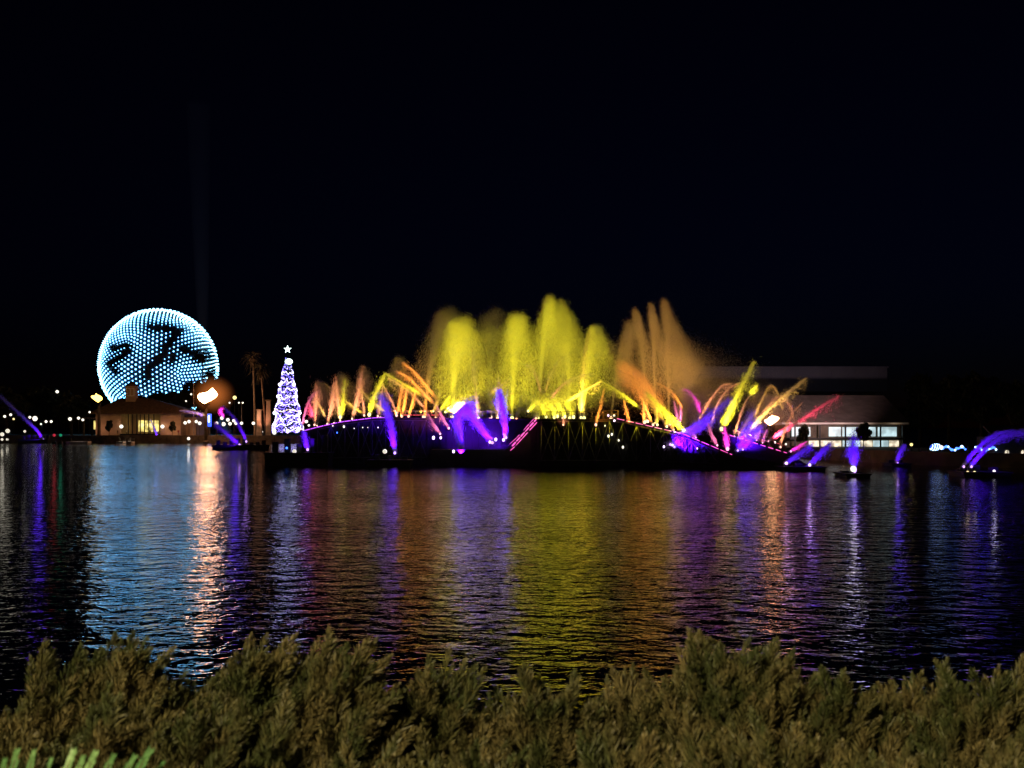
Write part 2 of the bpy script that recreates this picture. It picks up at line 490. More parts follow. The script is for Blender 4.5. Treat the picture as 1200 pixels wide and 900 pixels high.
def palm(px, ytop, d, lean, label):
    z0 = 1.6; top = W(px, ytop + 7, d)
    base = np.array([top[0] + lean, d, z0])
    t = thing('palm_tree', tuple(base), label, 'palm tree', 'tall palms on the left shore')
    b = B(); n = 10
    pts = [Vector((-lean * (i / n) ** 1.6, 0, (top[2] - z0) * i / n)) for i in range(n + 1)]
    for i in range(n):
        b.cone(pts[i], pts[i + 1], 0.42 - 0.018 * i, 0.42 - 0.018 * (i + 1), 10)
    b.build('trunk', M['palm_bark'], t)
    V, Fc = [], []
    tp = np.array(pts[-1])
    for k in range(60):
        a = rng.random() * 2 * math.pi; el = rng.uniform(-1.2, 1.1); L = rng.uniform(3.0, 4.4)
        dirv = np.array([math.cos(a) * math.cos(el), math.sin(a) * math.cos(el), math.sin(el)])
        side = np.cross(dirv, (0, 0, 1)); side /= np.linalg.norm(side) + 1e-6
        stem = lambda s: tp + dirv * s * L + np.array([0, 0, -0.55 * L * s * s])
        for s in np.linspace(0.35, 1, 12):
            p = stem(s)
            for sg in (-1, 1):
                q = p + side * sg * 0.8 * (1.15 - s) + dirv * 0.55 + np.array([0, 0, -0.25])
                w = dirv * (0.09 if d < 400 else 0.24)
                i = len(V); V += [p - w, p + w, q]; Fc.append((i, i + 1, i + 2))
        i = len(V); V += [tp, tp + side * 0.06, stem(0.6)]; Fc.append((i, i + 1, i + 2))
    link('fronds', np_mesh('fronds', V, Fc), M['leaf_palm'], t)
    Vs, Fs = leaf_cloud(500, [tuple(tp + np.array([0, 0, -1.5])), tuple(tp + np.array([0, 0, -2.8]))], [0.75, 0.55], 0.5)
    if d < 400:
        lamp_light('palm_fill_light', 'SPOT', (base[0] - 1.5, d - 5.0, 1.8), 5200, (1.0, 0.55, 0.3), shadow_soft_size=0.2, spot_size=R(26), spot_blend=0.9).rotation_euler = (Vector(pts[-1]) + Vector(base) - Vector((base[0] - 1.5, d - 5.0, 1.8))).to_track_quat('-Z', 'Y').to_euler()  # added spot to brighten the palm, no fixture stands there
    link('dead_skirt', np_mesh('dead_skirt', Vs, Fs), M['palm_bark'], t)
palm(237, 407, 440, 0.5, 'taller dark palm silhouetted against the right side of the light sphere')
palm(246, 428, 445, -0.6, 'shorter dark palm silhouetted against the right edge of the light sphere')
palm(296, 410, 352, 0.8, 'taller left palm with pale slim trunk between torch and lit fir')
palm(305, 424, 350, 1.6, 'shorter right palm with bent trunk between torch and lit fir')

# ------------------------------------------------------------------ Christmas tree
def fir():
    d = 396.0
    k = d / F
    base = W(337, 507, d)
    t = thing('lit_fir_tree', tuple(base), 'tall fir covered in violet and white lights with a star on top', 'christmas tree')
    H = 92 * k; R0 = 15.5 * k
    prof = lambda z: R0 * (1 - z / H) ** 0.85 * (1.0 + 0.10 * math.sin(z / H * 26)) + 0.35
    n = 9000
    z = (1 - np.sqrt(rng.random(n))) * H * 0.96
    rr = np.array([prof(q) for q in z]) * (0.55 + 0.5 * rng.random(n)); a = rng.random(n) * 2 * math.pi
    p = np.stack([rr * np.cos(a), rr * np.sin(a), z], 1)
    out = np.stack([np.cos(a), np.sin(a), -0.45 + 0 * a], 1)
    sd = np.stack([-np.sin(a), np.cos(a), 0.4 * rng.normal(size=n)], 1)
    V = np.stack([p - out * 0.35 + sd * 0.16, p + out * 0.45, p - out * 0.35 - sd * 0.16], 1).reshape(-1, 3)
    link('foliage', np_mesh('foliage', V, np.arange(3 * n).reshape(-1, 3)), M['leaf_fir'], t)
    b = B(); b.cone((0, 0, -1.8), (0, 0, H * 0.9), 0.5, 0.08, 8); b.build('trunk', M['bark'], t)
    m_v = mat('violet_bulb', (0.5, 0.4, 0.9), 0.4, emit=(0.22, 0.16, 1.0), strength=3.4)
    m_w = mat('white_bulb', (0.9, 0.9, 0.9), 0.4, emit=(0.84, 0.80, 1.0), strength=3.2)
    m_y = mat('warm_bulb', (0.9, 0.8, 0.5), 0.4, emit=(1.0, 0.80, 0.5), strength=2.2)
    spots = []
    for q in range(1000):
        zz = (1 - math.sqrt(random.random())) * H * 0.97; aa = random.uniform(-math.pi, 0.15 * math.pi)
        spots.append((math.cos(aa) * prof(zz) * 1.04, math.sin(aa) * prof(zz) * 1.04, zz))
    spots.sort(key=lambda s: s[1])
    for s in spots[:100]:
        b = B(); b.ball(s, 0.17, 1); b.build('violet_light', m_v, t)
    b = B()
    for q in range(150):
        zz = (1 - math.sqrt(random.random())) * H * 0.95; aa = random.uniform(-math.pi, 0.1 * math.pi)
        b.ball((math.cos(aa) * prof(zz) * 1.07, math.sin(aa) * prof(zz) * 1.07, zz), random.uniform(.12, .26), 1)
    o = b.build('white_light', m_w, t); o['kind'] = 'stuff'
    b = B()
    for s in spots[100:]: b.ball(s, 0.17, 1)
    o = b.build('violet_light', m_v, t); o['kind'] = 'stuff'
    # swags of white garland round the tree
    for tier, zt in enumerate((0.03, 0.10, 0.17, 0.25, 0.33, 0.42, 0.52, 0.63, 0.75)):
        b = B(); lobes = 7
        prev = None
        for q in range(0, 85):
            aa = -math.pi * 1.1 + q / 84 * math.pi * 1.2
            zz = zt * H + 0.04 * H * (0.6 * math.sin(aa * (2.1 + 0.9 * tier) + tier * 2.1) + 0.5 * math.sin(aa * (6.3 - 0.4 * tier) + tier)) * (1.25 - zt) + 0.04 * H * (1 - zt)
            rad = prof(zz) * 1.08
            pt = (math.cos(aa) * rad, math.sin(aa) * rad, zz)
            if prev and random.random() < 0.86: b.cone(prev, pt, 0.05 + 0.10 * random.random(), 0.05 + 0.10 * random.random(), 5)
            prev = pt
        b.build('garland', m_y if tier == 3 else m_w, t)
    for zt, aa in ((0.60, -2.6), (0.60, -0.5), (0.02, -2.3), (0.02, -0.7), (0.24, -2.9), (0.24, -0.2), (0.45, -2.8), (0.45, -0.3)):
        rad = prof(zt * H) * 1.12
        b = B(); b.ball((math.cos(aa) * rad, math.sin(aa) * rad, zt * H + 0.3), 0.62, 2); b.build('ornament', m_w, t)
    m_s = mat('star_glow', (0.9, 1, 1), 0.4, emit=(0.75, 1.0, 0.93), strength=5.0)
    b = B(); pts = []
    for q in range(10):
        a_ = math.pi / 2 + q * math.pi / 5; rr_ = (1.4, 0.5)[q % 2]
        pts.append((math.cos(a_) * rr_, -0.25, H + 1.7 + math.sin(a_) * rr_))
    b.prism(pts, (0, 0.5, 0)); b.build('star', m_s, t)
    b = B(); b.ball((0.5, -0.3, H * 0.905), 1.15, 2, (1.2, 1, 0.9)); b.build('crown_ornament', m_s, t)
fir()

# ------------------------------------------------------------------ waterfront hall, left shore
def hall():
    d = 362.0; k = d / F
    x0, x1 = W(110, 500, d)[0], W(226, 500, d)[0]
    z0 = 1.3; ze = W(0, 484, d)[2]; zr = W(0, 466, d)[2]
    dep = 14.0
    t = thing('waterfront_hall', ((x0 + x1) / 2, d, z0), 'low hip roofed waterfront hall with a cupola below the light sphere', 'building')
    hw = (x1 - x0) / 2; he = ze - z0
    def lx(px): return W(px, 500, d)[0] - (x0 + x1) / 2
    # wall: two plaster blocks and a recessed open middle
    b = B()
    b.box(((lx(112) + lx(141)) / 2, dep / 2, he / 2), (lx(141) - lx(112), dep, he))
    b.box(((lx(188) + lx(212)) / 2, dep / 2, he / 2), (lx(212) - lx(188), dep, he))
    b.box(((lx(141) + lx(188)) / 2, dep - 2, he / 2), (lx(188) - lx(141) - 0.02, 3.0, he))
    b.box(((lx(212) + lx(226)) / 2, dep / 2 + 2, he * 0.42), (lx(226) - lx(212), dep - 4, he * 0.84))
    b.build('wall', M['plaster'], t)
    ov = 1.2
    b = B(); e = [(-hw - ov, -ov, he), (hw + ov, -ov, he - 0.0), (hw + ov, dep + ov, he), (-hw - ov, dep + ov, he)]
    r0, r1 = lx(132), lx(168); rz = zr - z0
    bot = [b.bm.verts.new(v) for v in e]; low = [b.bm.verts.new((v[0], v[1], v[2] - 0.35)) for v in e]
    ra, rb = b.bm.verts.new((r0, dep / 2, rz)), b.bm.verts.new((r1, dep / 2, rz))
    b.bm.faces.new((bot[0], bot[1], rb, ra)); b.bm.faces.new((bot[1], bot[2], rb)); b.bm.faces.new((bot[2], bot[3], ra, rb)); b.bm.faces.new((bot[3], bot[0], ra))
    for i in range(4): b.bm.faces.new((low[i], low[(i + 1) % 4], bot[(i + 1) % 4], bot[i]))
    b.bm.faces.new(low[::-1])
    roof = b.build('roof', M['roof_tile'], t)
    # cupola
    cx = lx(146.5); cz0 = rz - 1.2; cw = 14 * k
    b = B(); b.box((cx, dep / 2 - 0.5, cz0 + 2.6), (cw * 0.8, cw * 0.8, 5.2)); 
    cup = b.build('cupola', M['plaster'], t)
    b = B(); b.lathe([(cw * 0.62, 5.2), (cw * 0.5, 5.7), (cw * 0.22, 6.4), (0.12, 6.9), (0.06, 8.0)], (cx, dep / 2 - 0.5, cz0), 8); b.build('cupola_roof', M['roof_tile'], cup)
    fy = dep / 2 - 0.5 - cw * 0.4
    b = B()
    for sx in (-1, 1): b.box((cx + sx * 1.25, fy - 0.08, cz0 + 3.2), (0.3, 0.2, 2.6))
    b.box((cx, fy - 0.08, cz0 + 1.95), (2.2, 0.2, 0.28)); b.box((cx, fy - 0.08, cz0 + 4.4), (2.2, 0.2, 0.28)); b.box((cx, fy - 0.08, cz0 + 3.2), (0.22, 0.18, 2.2))
    b.build('cupola_window', M['white_paint'], cup)
    # lit arcade in the middle: glowing back wall, posts, railing
    gl = lx(150); gr = lx(174)
    b = B(); b.box(((gl + gr) / 2, dep - 3.7, he * 0.48), (gr - gl, 0.2, he * 0.46)); b.build('lit_window', M['window_yellow'], t)
    for px in (150, 155, 160, 164, 169, 174, 180):
        b = B(); b.cone((lx(px), 0.3, 0), (lx(px), 0.3, he - 0.4), 0.2, 0.2, 8); b.build('post', M['dark_post'], t)
    for px in (156.5, 166):
        b = B(); b.ball((lx(px), dep - 6, he * 0.52), 0.8, 2, (1.1, 1, 0.8)); b.build('pendant_lamp', M['globe_warm'], t)
    b = B(); b.box(((lx(141) + lx(188)) / 2, -0.2, 0.7), (lx(188) - lx(141), 0.15, 1.4)); b.build('railing', M['dark_post'], t)
    # side lean-to with lit counter on the left
    b = B(); b.box((lx(102), 6, he * 0.80), (lx(112) - lx(92), 6, 0.4)); b.box((lx(93), 4, he * 0.4), (0.3, 0.3, he * 0.75)); b.build('side_canopy', M['roof_tile'], t)
    b = B(); b.box((lx(102.5), 8.8, he * 0.52), (lx(107) - lx(98), 0.2, he * 0.36)); b.build('lit_window', M['window_yellow'], t)
    # the hall's own wall lamps, and added spots that wash its walls
    for px in (143, 191):
        b = B(); b.ball((lx(px), -0.6, he * 0.46), 0.62, 2); b.build('wall_lamp', M['globe'], t)
        lamp_light('added_wall_light', 'SPOT', ((x0 + x1) / 2 + lx(px), d - 2.2, z0 + he * 0.5), 90, (1.0, 0.50, 0.30), shadow_soft_size=0.3, spot_size=R(140), spot_blend=1.0).rotation_euler = (R(86), 0, 0)
    lamp_light('added_wall_light', 'SPOT', ((x0 + x1) / 2 + lx(121), d - 5, z0 + he * 0.3), 330, (1.0, 0.46, 0.30), shadow_soft_size=0.3, spot_size=R(110), spot_blend=1.0).rotation_euler = (R(92), 0, 0)  # added spots brighten both plaster ends, no lamps hang there
    lamp_light('added_wall_light', 'SPOT', ((x0 + x1) / 2 + lx(203), d - 5, z0 + he * 0.3), 420, (1.0, 0.50, 0.28), shadow_soft_size=0.3, spot_size=R(110), spot_blend=1.0).rotation_euler = (R(92), 0, 0)
hall()

# ------------------------------------------------------------------ right bank: pavilion, block, arch house
def pavilion():
    d = 196.0
    xc = W(1004, 500, d)[0]
    t = thing('lit_pavilion', (xc, d, 1.3), 'wide low pavilion with broad sloping roof and two bands of lit windows, right bank', 'building')
    def lx(px): return W(px, 500, d)[0] - xc
    def lz(py): return W(0, py, d)[2] - 1.3
    b = B(); b.box(((lx(925) + lx(1060)) / 2, 7, lz(497) / 2), (lx(1060) - lx(925), 10, lz(497))); b.build('wall', M['stone'], t)
    # roof: broad slope from eaves to ridge
    b = B()
    a = [(lx(905), -1.0, lz(495)), (lx(1064), -1.0, lz(495)), (lx(1062), 12, lz(461)), (lx(912), 12, lz(461))]
    b.prism(a, (0, 0.3, -0.45)); b.build('roof', M['brown_roof'], t)
    b = B(); b.box(((lx(915) + lx(1062)) / 2, -1.1, lz(496.2)), (lx(1062) - lx(915), 0.25, 0.28)); b.build('fascia', M['white_paint'], t)
    for a0, a1 in ((931, 953), (975, 989), (991, 1030), (1033, 1055)):
        b = B(); b.box(((lx(a0) + lx(a1)) / 2, 1.9, lz(506)), (lx(a1) - lx(a0), 0.15, lz(500.5) - lz(511.5))); b.build('upper_window', M['window_cold'], t)
    for a0, a1, mm in ((951, 968, 'window_warm'), (968.5, 989, 'window_warm'), (991, 1011, 'window_cold'), (1012, 1026, 'window_warm'), (1027, 1045, 'window_cold'), (1046, 1057, 'window_warm')):
        b = B(); b.box(((lx(a0) + lx(a1)) / 2, 1.7, lz(520)), (lx(a1) - lx(a0), 0.15, lz(516.5) - lz(523.5))); b.build('lower_window', M[mm], t)
    for px in (931, 960, 990, 1031, 1057):
        b = B(); b.box((lx(px), -0.4, lz(497) / 2), (0.25, 0.25, lz(497))); b.build('post', M['dark_post'], t)
    b = B(); b.box(((lx(925) + lx(1060)) / 2, 0.4, lz(514)), (lx(1060) - lx(925), 2.2, 0.3)); b.build('balcony', M['black_metal'], t)
    for px in (950, 985, 1015, 1045):
        lamp_light('eave_light', 'POINT', (xc + lx(px), d - 2.2, 1.3 + lz(499)), 14, (1.0, 0.72, 0.48), shadow_soft_size=0.2)
pavilion()
lamp_light('roof_fill', 'SPOT', tuple(W(1000, 492, 168)), 36000, (1.0, 0.62, 0.62), shadow_soft_size=0.4, spot_size=R(60), spot_blend=1.0).rotation_euler = (R(104), 0, 0)  # added unseen spot that brightens the pavilion roof

def block():
    d = 250.0
    x0, x1 = W(800, 500, d)[0], W(1040, 500, d)[0]
    t = thing('flat_roofed_block', ((x0 + x1) / 2, d + 8, 1.3), 'large flat roofed navy grey block behind the lit pavilion', 'building')
    zt = W(0, 431, d)[2] - 1.3; zm = W(0, 459, d)[2] - 1.3
    b = B(); b.box((0, 0, zt / 2 + zm / 2), (x1 - x0, 16, zt - zm), bevel=0.1)
    for k in range(9): b.box((-(x1 - x0) / 2 + 2 + k * (x1 - x0 - 4) / 8, -8.03, zt / 2 + zm / 2), (0.2, 0.12, zt - zm - 0.3))
    b.build('upper_wall', M['grey_panel'], t)
    b = B(); b.box((0, 1.5, zm / 2 - 0.05), (x1 - x0 - 4, 14, zm - 0.1)); b.build('lower_wall', M['dark_deck'], t)
    b = B(); b.box((0, 0, zt + 0.15), (x1 - x0 + 0.5, 16.5, 0.3)); b.build('parapet', M['grey_panel'], t)
    lamp_light('block_fill', 'SPOT', tuple(W(985, 470, 214)), 800, (0.55, 0.62, 1.0), shadow_soft_size=0.5, spot_size=R(110), spot_blend=1.0).rotation_euler = (R(100), 0, R(10))  # bluish fill added to lift the block, without a source of its own
block()

def arch_house():
    d = 152.0
    xc = W(1192, 500, d)[0]
    t = thing('arch_house', (xc, d, 1.3), 'dark low house with two lit arched windows at the right edge', 'building')
    def lx(px): return W(px, 500, d)[0] - xc
    def lz(py): return W(0, py, d)[2] - 1.3
    hz = lz(512)
    b = B(); b.box((lx(1196), 3, hz / 2), (lx(1226) - lx(1166), 6, hz)); b.build('wall', M['stone'], t)
    b = B(); b.prism([(lx(1163), -0.6, hz), (lx(1229), -0.6, hz), (lx(1229), 3, hz + 1.6), (lx(1163), 3, hz + 1.6)], (0, 0.2, -0.2)); b.build('roof', M['roof_tile'], t)
    for px in (1180, 1199):
        w = 0.28; z0, z1 = lz(537), lz(527.5)
        pts = [(lx(px) - w, -0.06, z0), (lx(px) + w, -0.06, z0)] + [(lx(px) + w * math.cos(a), -0.06, z1 - w + w * 1.0 * math.sin(a)) for a in np.linspace(0, math.pi, 9)]
        b = B(); b.prism(pts, (0, 0.1, 0)); fr = b.build('arched_window', M['window_warm'], t)
        b = B(); b.box((lx(px), -0.1, (z0 + z1) / 2), (0.05, 0.05, z1 - z0)); b.box((lx(px), -0.1, z0 - 0.06), (0.75, 0.12, 0.1)); b.build('frame', M['dark_post'], fr)
arch_house()

# blue string of lights on the right bank
def blue_string():
    d = 150.0
    t = thing('blue_light_garland', tuple(W(1128, 535, d) * np.array([1, 1, 0]) + np.array([0, 0, 1.3])), 'string of blue bulbs hung low between posts on the right bank', 'string lights')
    o = np.array(t.location)
    b = B(); pts = [W(x, 525 + 1.6 * math.sin(x * 0.35) + 0.02 * (x - 1100), d) - o for x in range(1103, 1168, 2)]
    for p, q in zip(pts[:-1], pts[1:]): b.cone(p, q, 0.03, 0.03, 5)
    b.build('cable', M['dark_post'], t)
    for i, p in enumerate(pts):
        if 15 <= i <= 19: continue
        b = B(); b.ball(tuple(p + np.array([0, -0.05, rng.uniform(-.12, .12)])), 0.15 if i % 3 else 0.2, 1); b.build('bulb', M['blue_bulb'] if i % 4 else M['ice_bulb'], t)
    for x in (1103, 1134, 1166):
        p = W(x, 525, d) - o
        b = B(); b.cone((p[0], p[1], 0), (p[0], p[1], p[2] + 0.2), 0.05, 0.04, 6); b.build('post', M['dark_post'], t)
    d = 150
    t2 = thing('striped_lantern', tuple(W(1096, 527, d) * np.array([1, 1, 0]) + np.array([0, 0, 1.3])), 'large round blue striped lantern with a pale end at the left of the blue string', 'lantern')
    o = np.array(t2.location); c = W(1096, 524, d) - o
    b = B(); b.ball(tuple(c), 0.45, 3, (1.6, 1, 1)); b.build('shade', mat('lantern_paper', (0.05, 0.08, 0.4), 0.5, emit=(0.03, 0.08, 0.8), strength=1.2), t2, smooth=True)
    for k in range(4):
        x = -0.5 + 0.3 * k; rr = 0.46 * math.sqrt(max(0.05, 1 - (x / 0.74) ** 2))
        bb = B(); 
        for q in range(16):
            a0, a1 = q * math.pi / 8, (q + 1) * math.pi / 8
            bb.cone((c[0] + x + 0.12 * math.cos(a0), c[1] + rr * math.sin(a0), c[2] + rr * math.cos(a0)), (c[0] + x + 0.12 * math.cos(a1), c[1] + rr * math.sin(a1), c[2] + rr * math.cos(a1)), 0.05, 0.05, 5)
        bb.build('stripe', M['ice_bulb'], t2)
    b = B(); b.ball((c[0] + 0.85, c[1], c[2]), 0.24, 2); b.build('end_bulb', M['globe'], t2)
    b = B(); b.cone((c[0], c[1], 0), (c[0], c[1], c[2] - 0.4), 0.07, 0.07, 8); b.build('post', M['dark_post'], t2)
blue_string()

# ------------------------------------------------------------------ globe lamps
def make_lamp(h, r, m, label, group):
    t = thing('globe_lamp', (0, 0, -50), label, 'street lamp', group)
    b = B(); b.lathe([(0.16, 0), (0.16, 0.35), (0.07, 0.5), (0.06, h - r - 0.1), (0.14, h - r - 0.06), (0.14, h - r)], seg=8); b.build('post', M['dark_post'], t)
    b = B(); b.ball((0, 0, h), r, 2); b.build('globe', m, t, smooth=True)
    return t
lamp_seq = []
def lamps(spots, d, z0, phrase, group, r=0.50, m='globe'):
    spots = sorted(spots)
    for k, s in enumerate(spots):
        px, py = s[0], s[1]; rr = s[2] if len(s) > 2 else r; mm = s[3] if len(s) > 3 else m
        dd = d + 3.0 * ((k * 7) % 5)
        p = W(px, py, dd)
        q = ordinal(k, len(spots))
        t = make_lamp(p[2] - z0, rr * 0.85, M[mm], phrase + (', ' + q if q else ''), group)
        t.location = (p[0], dd, z0)
lamps([(5.5, 488), (12.5, 486), (16, 491, .4, 'globe_warm'), (35, 489), (41, 490.5, .95), (48, 497, .35), (54, 494), (60, 494)], 352, 1.3, 'white globe lamp in the upper row at the left edge', 'globe lamps on the shore')
lamps([(2.5, 509, .7), (9, 505, .75), (2.4, 515, .45), (8.5, 515, .45), (29, 505.5, .45)], 326, 0.0, 'globe lamp low over the water near the left edge', 'globe lamps near the water', m='globe_dim')
lamps([(67, 459, .65)], 390, 1.3, 'high white lamp alone above the trees left of the light sphere', 'high lamps')
lamps([(82, 491, .65), (92, 490, .55), (97, 492, .5), (105, 483, .4)], 350, 1.3, 'globe lamp left of the waterfront hall', 'globe lamps on the shore')
lamps([(157, 459.5, .45)], 395, 1.3, 'small high lamp just right of the cupola', 'high lamps')
lamps([(218, 470, .35), (224, 462, .42)], 395, 1.3, 'small high lamp below the right side of the light sphere', 'high lamps')
lamps([(217, 495.5, .62), (221.5, 494, .62), (230, 494, .6), (234, 496, .66)], 350, 1.3, 'globe lamp between the waterfront hall and the big torch', 'globe lamps on the shore')
lamps([(254, 496, .6), (260, 490, .66), (262, 497, .8), (267, 492, .66), (269.5, 496.5, .66), (274, 493, .62), (276.5, 496, .62), (283, 496, .6)], 352, 1.3, 'globe lamp in the cluster right of the big torch', 'globe lamps on the shore')
lamps([(269, 472, .35), (275, 466, .75, 'globe_warm'), (280, 472, .35), (284.5, 472, .35)], 362, 1.3, 'high lamp in the group of four right of the torch flame', 'high lamps')
lamps([(297, 496, .6), (304.5, 496, .6), (307, 506, .4)], 344, 1.3, 'globe lamp at the foot of the palms', 'globe lamps on the shore')
lamps([(321.5, 507, .7), (337, 506, .5, 'globe_violet')], 330, 0.2, 'globe lamp in front of the lit fir', 'globe lamps near the water')
lamps([(359, 494, .62), (362, 498.5, .45)], 360, 1.3, 'globe lamp right of the lit fir', 'globe lamps on the shore')
lamps([(1068, 521, .26, 'globe_warm'), (1077, 527.5, .16)], 158, 1.3, 'small lamp right of the pavilion', 'lamps on the right bank')
lamps([(908, 518.5, .22), (903, 519, .18), (921, 520.5, .2)], 162, 1.0, 'small white lamp behind the right end of the barge', 'lamps behind the barge')
lamps([(221, 514, .55), (254, 514, .62)], 336, 0.0, 'globe lamp at the waterline beside the big torch', 'globe lamps near the water')

# slim flag poles by the sphere
for px, y0, dd, lab in ((227, 444, 356, 'thin bare pole rising in front of the light sphere, left of the torch'), (283, 472, 372, 'thin dark pole between torch and palms')):
    p = W(px, y0, dd)
    t = thing('pole', (p[0], dd, 1.3), lab, 'pole')
    b = B(); b.cone((0, 0, 0), (0, 0, p[2] - 1.3), 0.16, 0.08, 8); b.build('shaft', M['pale_stone'], t)
    b = B(); b.ball((0, 0, p[2] - 1.3), 0.18, 1); b.build('finial', M['pale_stone'], t)

# ------------------------------------------------------------------ torches with flames
def torch(px, py, d, wpx, hpx, z0, label, lean=1.0, fm='flame', halo=1.0):
    c = W(px, py, d); k = d / F
    t = thing('torch', (c[0] - wpx * k * 0.15, d, z0), label, 'torch', 'gas torches round the lagoon')
    o = np.array(t.location)
    ctop = c[2] - hpx * k * 0.42 - z0
    b = B(); b.lathe([(0.9, 0), (0.9, 0.5), (0.55, 0.8), (0.42, ctop - 1.2), (0.5, ctop - 1.0)], seg=10); b.build('pillar', M['stone'], t)
    rb = max(0.6, wpx * k * 0.22)
    b = B(); b.lathe([(0.45, ctop - 1.0), (rb * 0.8, ctop - 0.5), (rb, ctop), (rb * 0.9, ctop)], seg=14); b.build('bowl', M['black_metal'], t)
    b = B(); b.ball((0, 0, 0), 1.0, 4)
    for v in b.bm.verts:
        z = v.co.z
        tw = 0.30 + 0.70 * math.sin(min(1, (z + 1) / 2 * 1.05) * math.pi * 0.75) if z < 0.5 else 0.95 - (z - 0.5) * 1.1
        n = 0.16 * math.sin(5 * v.co.x + 3 * z + px) + 0.12 * math.sin(7 * v.co.y - 5 * z)
        w = wpx * k * 0.42 * (1 + n) * max(0.15, tw)
        zz = (z + 1) / 2
        v.co = Vector((v.co.x * w + lean * (zz ** 1.4) * wpx * k * 0.45 - wpx * k * 0.08, v.co.y * w, ctop + zz * hpx * k * 0.85 * (1 + n * 0.5)))
    fl = b.build('flame', M[fm], t, smooth=True)
    if halo:
        b = B(); b.ball((0, 0, 0), 1.0, 3); fr = b.build('flame_halo', M['flame_halo'], fl, smooth=True)
        fr.location = (lean * wpx * k * 0.36, 0, ctop + hpx * k * 0.55); fr.scale = (wpx * k * 1.15, wpx * k * 0.9, hpx * k * 1.3)
torch(245, 465, 338, 24, 19, 0.0, 'tall torch with a big windblown orange flame left of the palms', 1.0)
torch(118, 467, 350, 13, 11, 1.3, 'torch with a small yellow flame at the left corner of the hall roof', -0.4, 'flame_yellow', 0)
torch(536, 478, 205, 22, 15, 0.0, 'torch with a bright white flame behind the middle of the barge', 1.0)
torch(906, 493, 158, 17, 13, 0.0, 'torch with a pale flame behind the right end of the barge', 0.7, 'flame_soft')

# ------------------------------------------------------------------ pylons, kiosk sign, nav lights
for px, yt, lab in ((304, 481, 'orange lit left pylon at the foot of the palms'), (315, 470, 'darker right pylon between palms and lit fir')):
    p = W(px, yt, 348)
    t = thing('pylon', (p[0], 348, 1.3), lab, 'pylon', 'pylons beside the palms')
    h = p[2] - 1.3
    b = B(); b.prism([(-0.9, -0.7, 0), (0.9, -0.7, 0), (0.6, -0.7, h), (-0.6, -0.7, h)], (0, 1.4, 0)); b.build('shaft', M['pale_stone'], t)
    b = B(); b.box((0, 0, h + 0.2), (1.9, 1.9, 0.4), bevel=0.05); b.build('cap', M['stone'], t)
    b = B(); b.box((0, 0, -0.02), (2.6, 2.4, 0.7), bevel=0.05); b.build('plinth', M['stone'], t)
lamp_light('pylon_light', 'SPOT', tuple(W(303.5, 507, 343.5)), 2600, (1.0, 0.34, 0.18), shadow_soft_size=0.2, spot_size=R(60), spot_blend=0.8).rotation_euler = (R(140), 0, R(-6))

t = thing('kiosk_sign', (W(245, 500, 346)[0], 346, 1.3), 'upright glowing blue sign panel under the big torch', 'sign')
h0, h1 = W(0, 500, 346)[2] - 1.3, W(0, 485, 346)[2] - 1.3
b = B(); b.box((0, 0.3, h0 / 2), (0.5, 0.3, h0)); b.build('post', M['dark_post'], t)
b = B(); b.box((0, 0, (h0 + h1) / 2), (1.5, 0.4, h1 - h0), bevel=0.1); b.build('panel', mat('sign_blue', (0.05, 0.1, 0.6), 0.4, emit=(0.02, 0.10, 1.0), strength=1.8), t)
b = B(); b.box((0, -0.25, (h0 + h1) / 2 + 0.4), (0.5, 0.1, (h1 - h0) * 0.5), bevel=0.04); b.build('light_strip', M['ice_bulb'], t)

for px, mm, lab in ((63.5, 'red_lens', 'navigation buoy with a red light near the left shore'), (71, 'green_lens', 'navigation buoy with a green light near the left shore')):
    p = W(px, 510, 322)
    t = thing('navigation_buoy', (p[0], 322, 0), lab, 'buoy')
    b = B(); b.lathe([(0.5, -0.2), (0.75, 0.1), (0.6, 0.6), (0.2, 0.9), (0.12, p[2] - 0.5)], seg=12); b.build('float', M['dark_post'], t)
    b = B(); b.ball((0, 0, p[2]), 0.42, 2); b.build('lens', M[mm], t, smooth=True)

# pale landing stages at the quay
for k, (a0, a1) in enumerate(((79, 105), (138, 146), (150, 156))):
    d = 338.0
    x0, x1 = W(a0, 500, d)[0], W(a1, 500, d)[0]
    t = thing('landing_stage', ((x0 + x1) / 2, d, 0), 'pale low landing stage at the waterline of the left quay, ' + ordinal(k, 3), 'dock', 'landing stages at the left quay')
    b = B(); b.box((0, 0, 0.28), (x1 - x0, 3.0, 0.5), bevel=0.06); b.build('deck', M['white_paint'], t)
    for sx in (-0.4, 0.4):
        b = B(); b.cone((sx * (x1 - x0), 1.2, -0.3), (sx * (x1 - x0), 1.2, 1.6), 0.16, 0.14, 8); b.build('bollard', M['bark'], t)
    lamp_light('stage_light', 'SPOT', ((x0 + x1) / 2, d + 0.6, 3.6), 260, (1.0, 0.9, 0.7), shadow_soft_size=0.2, spot_size=R(90), spot_blend=1.0)

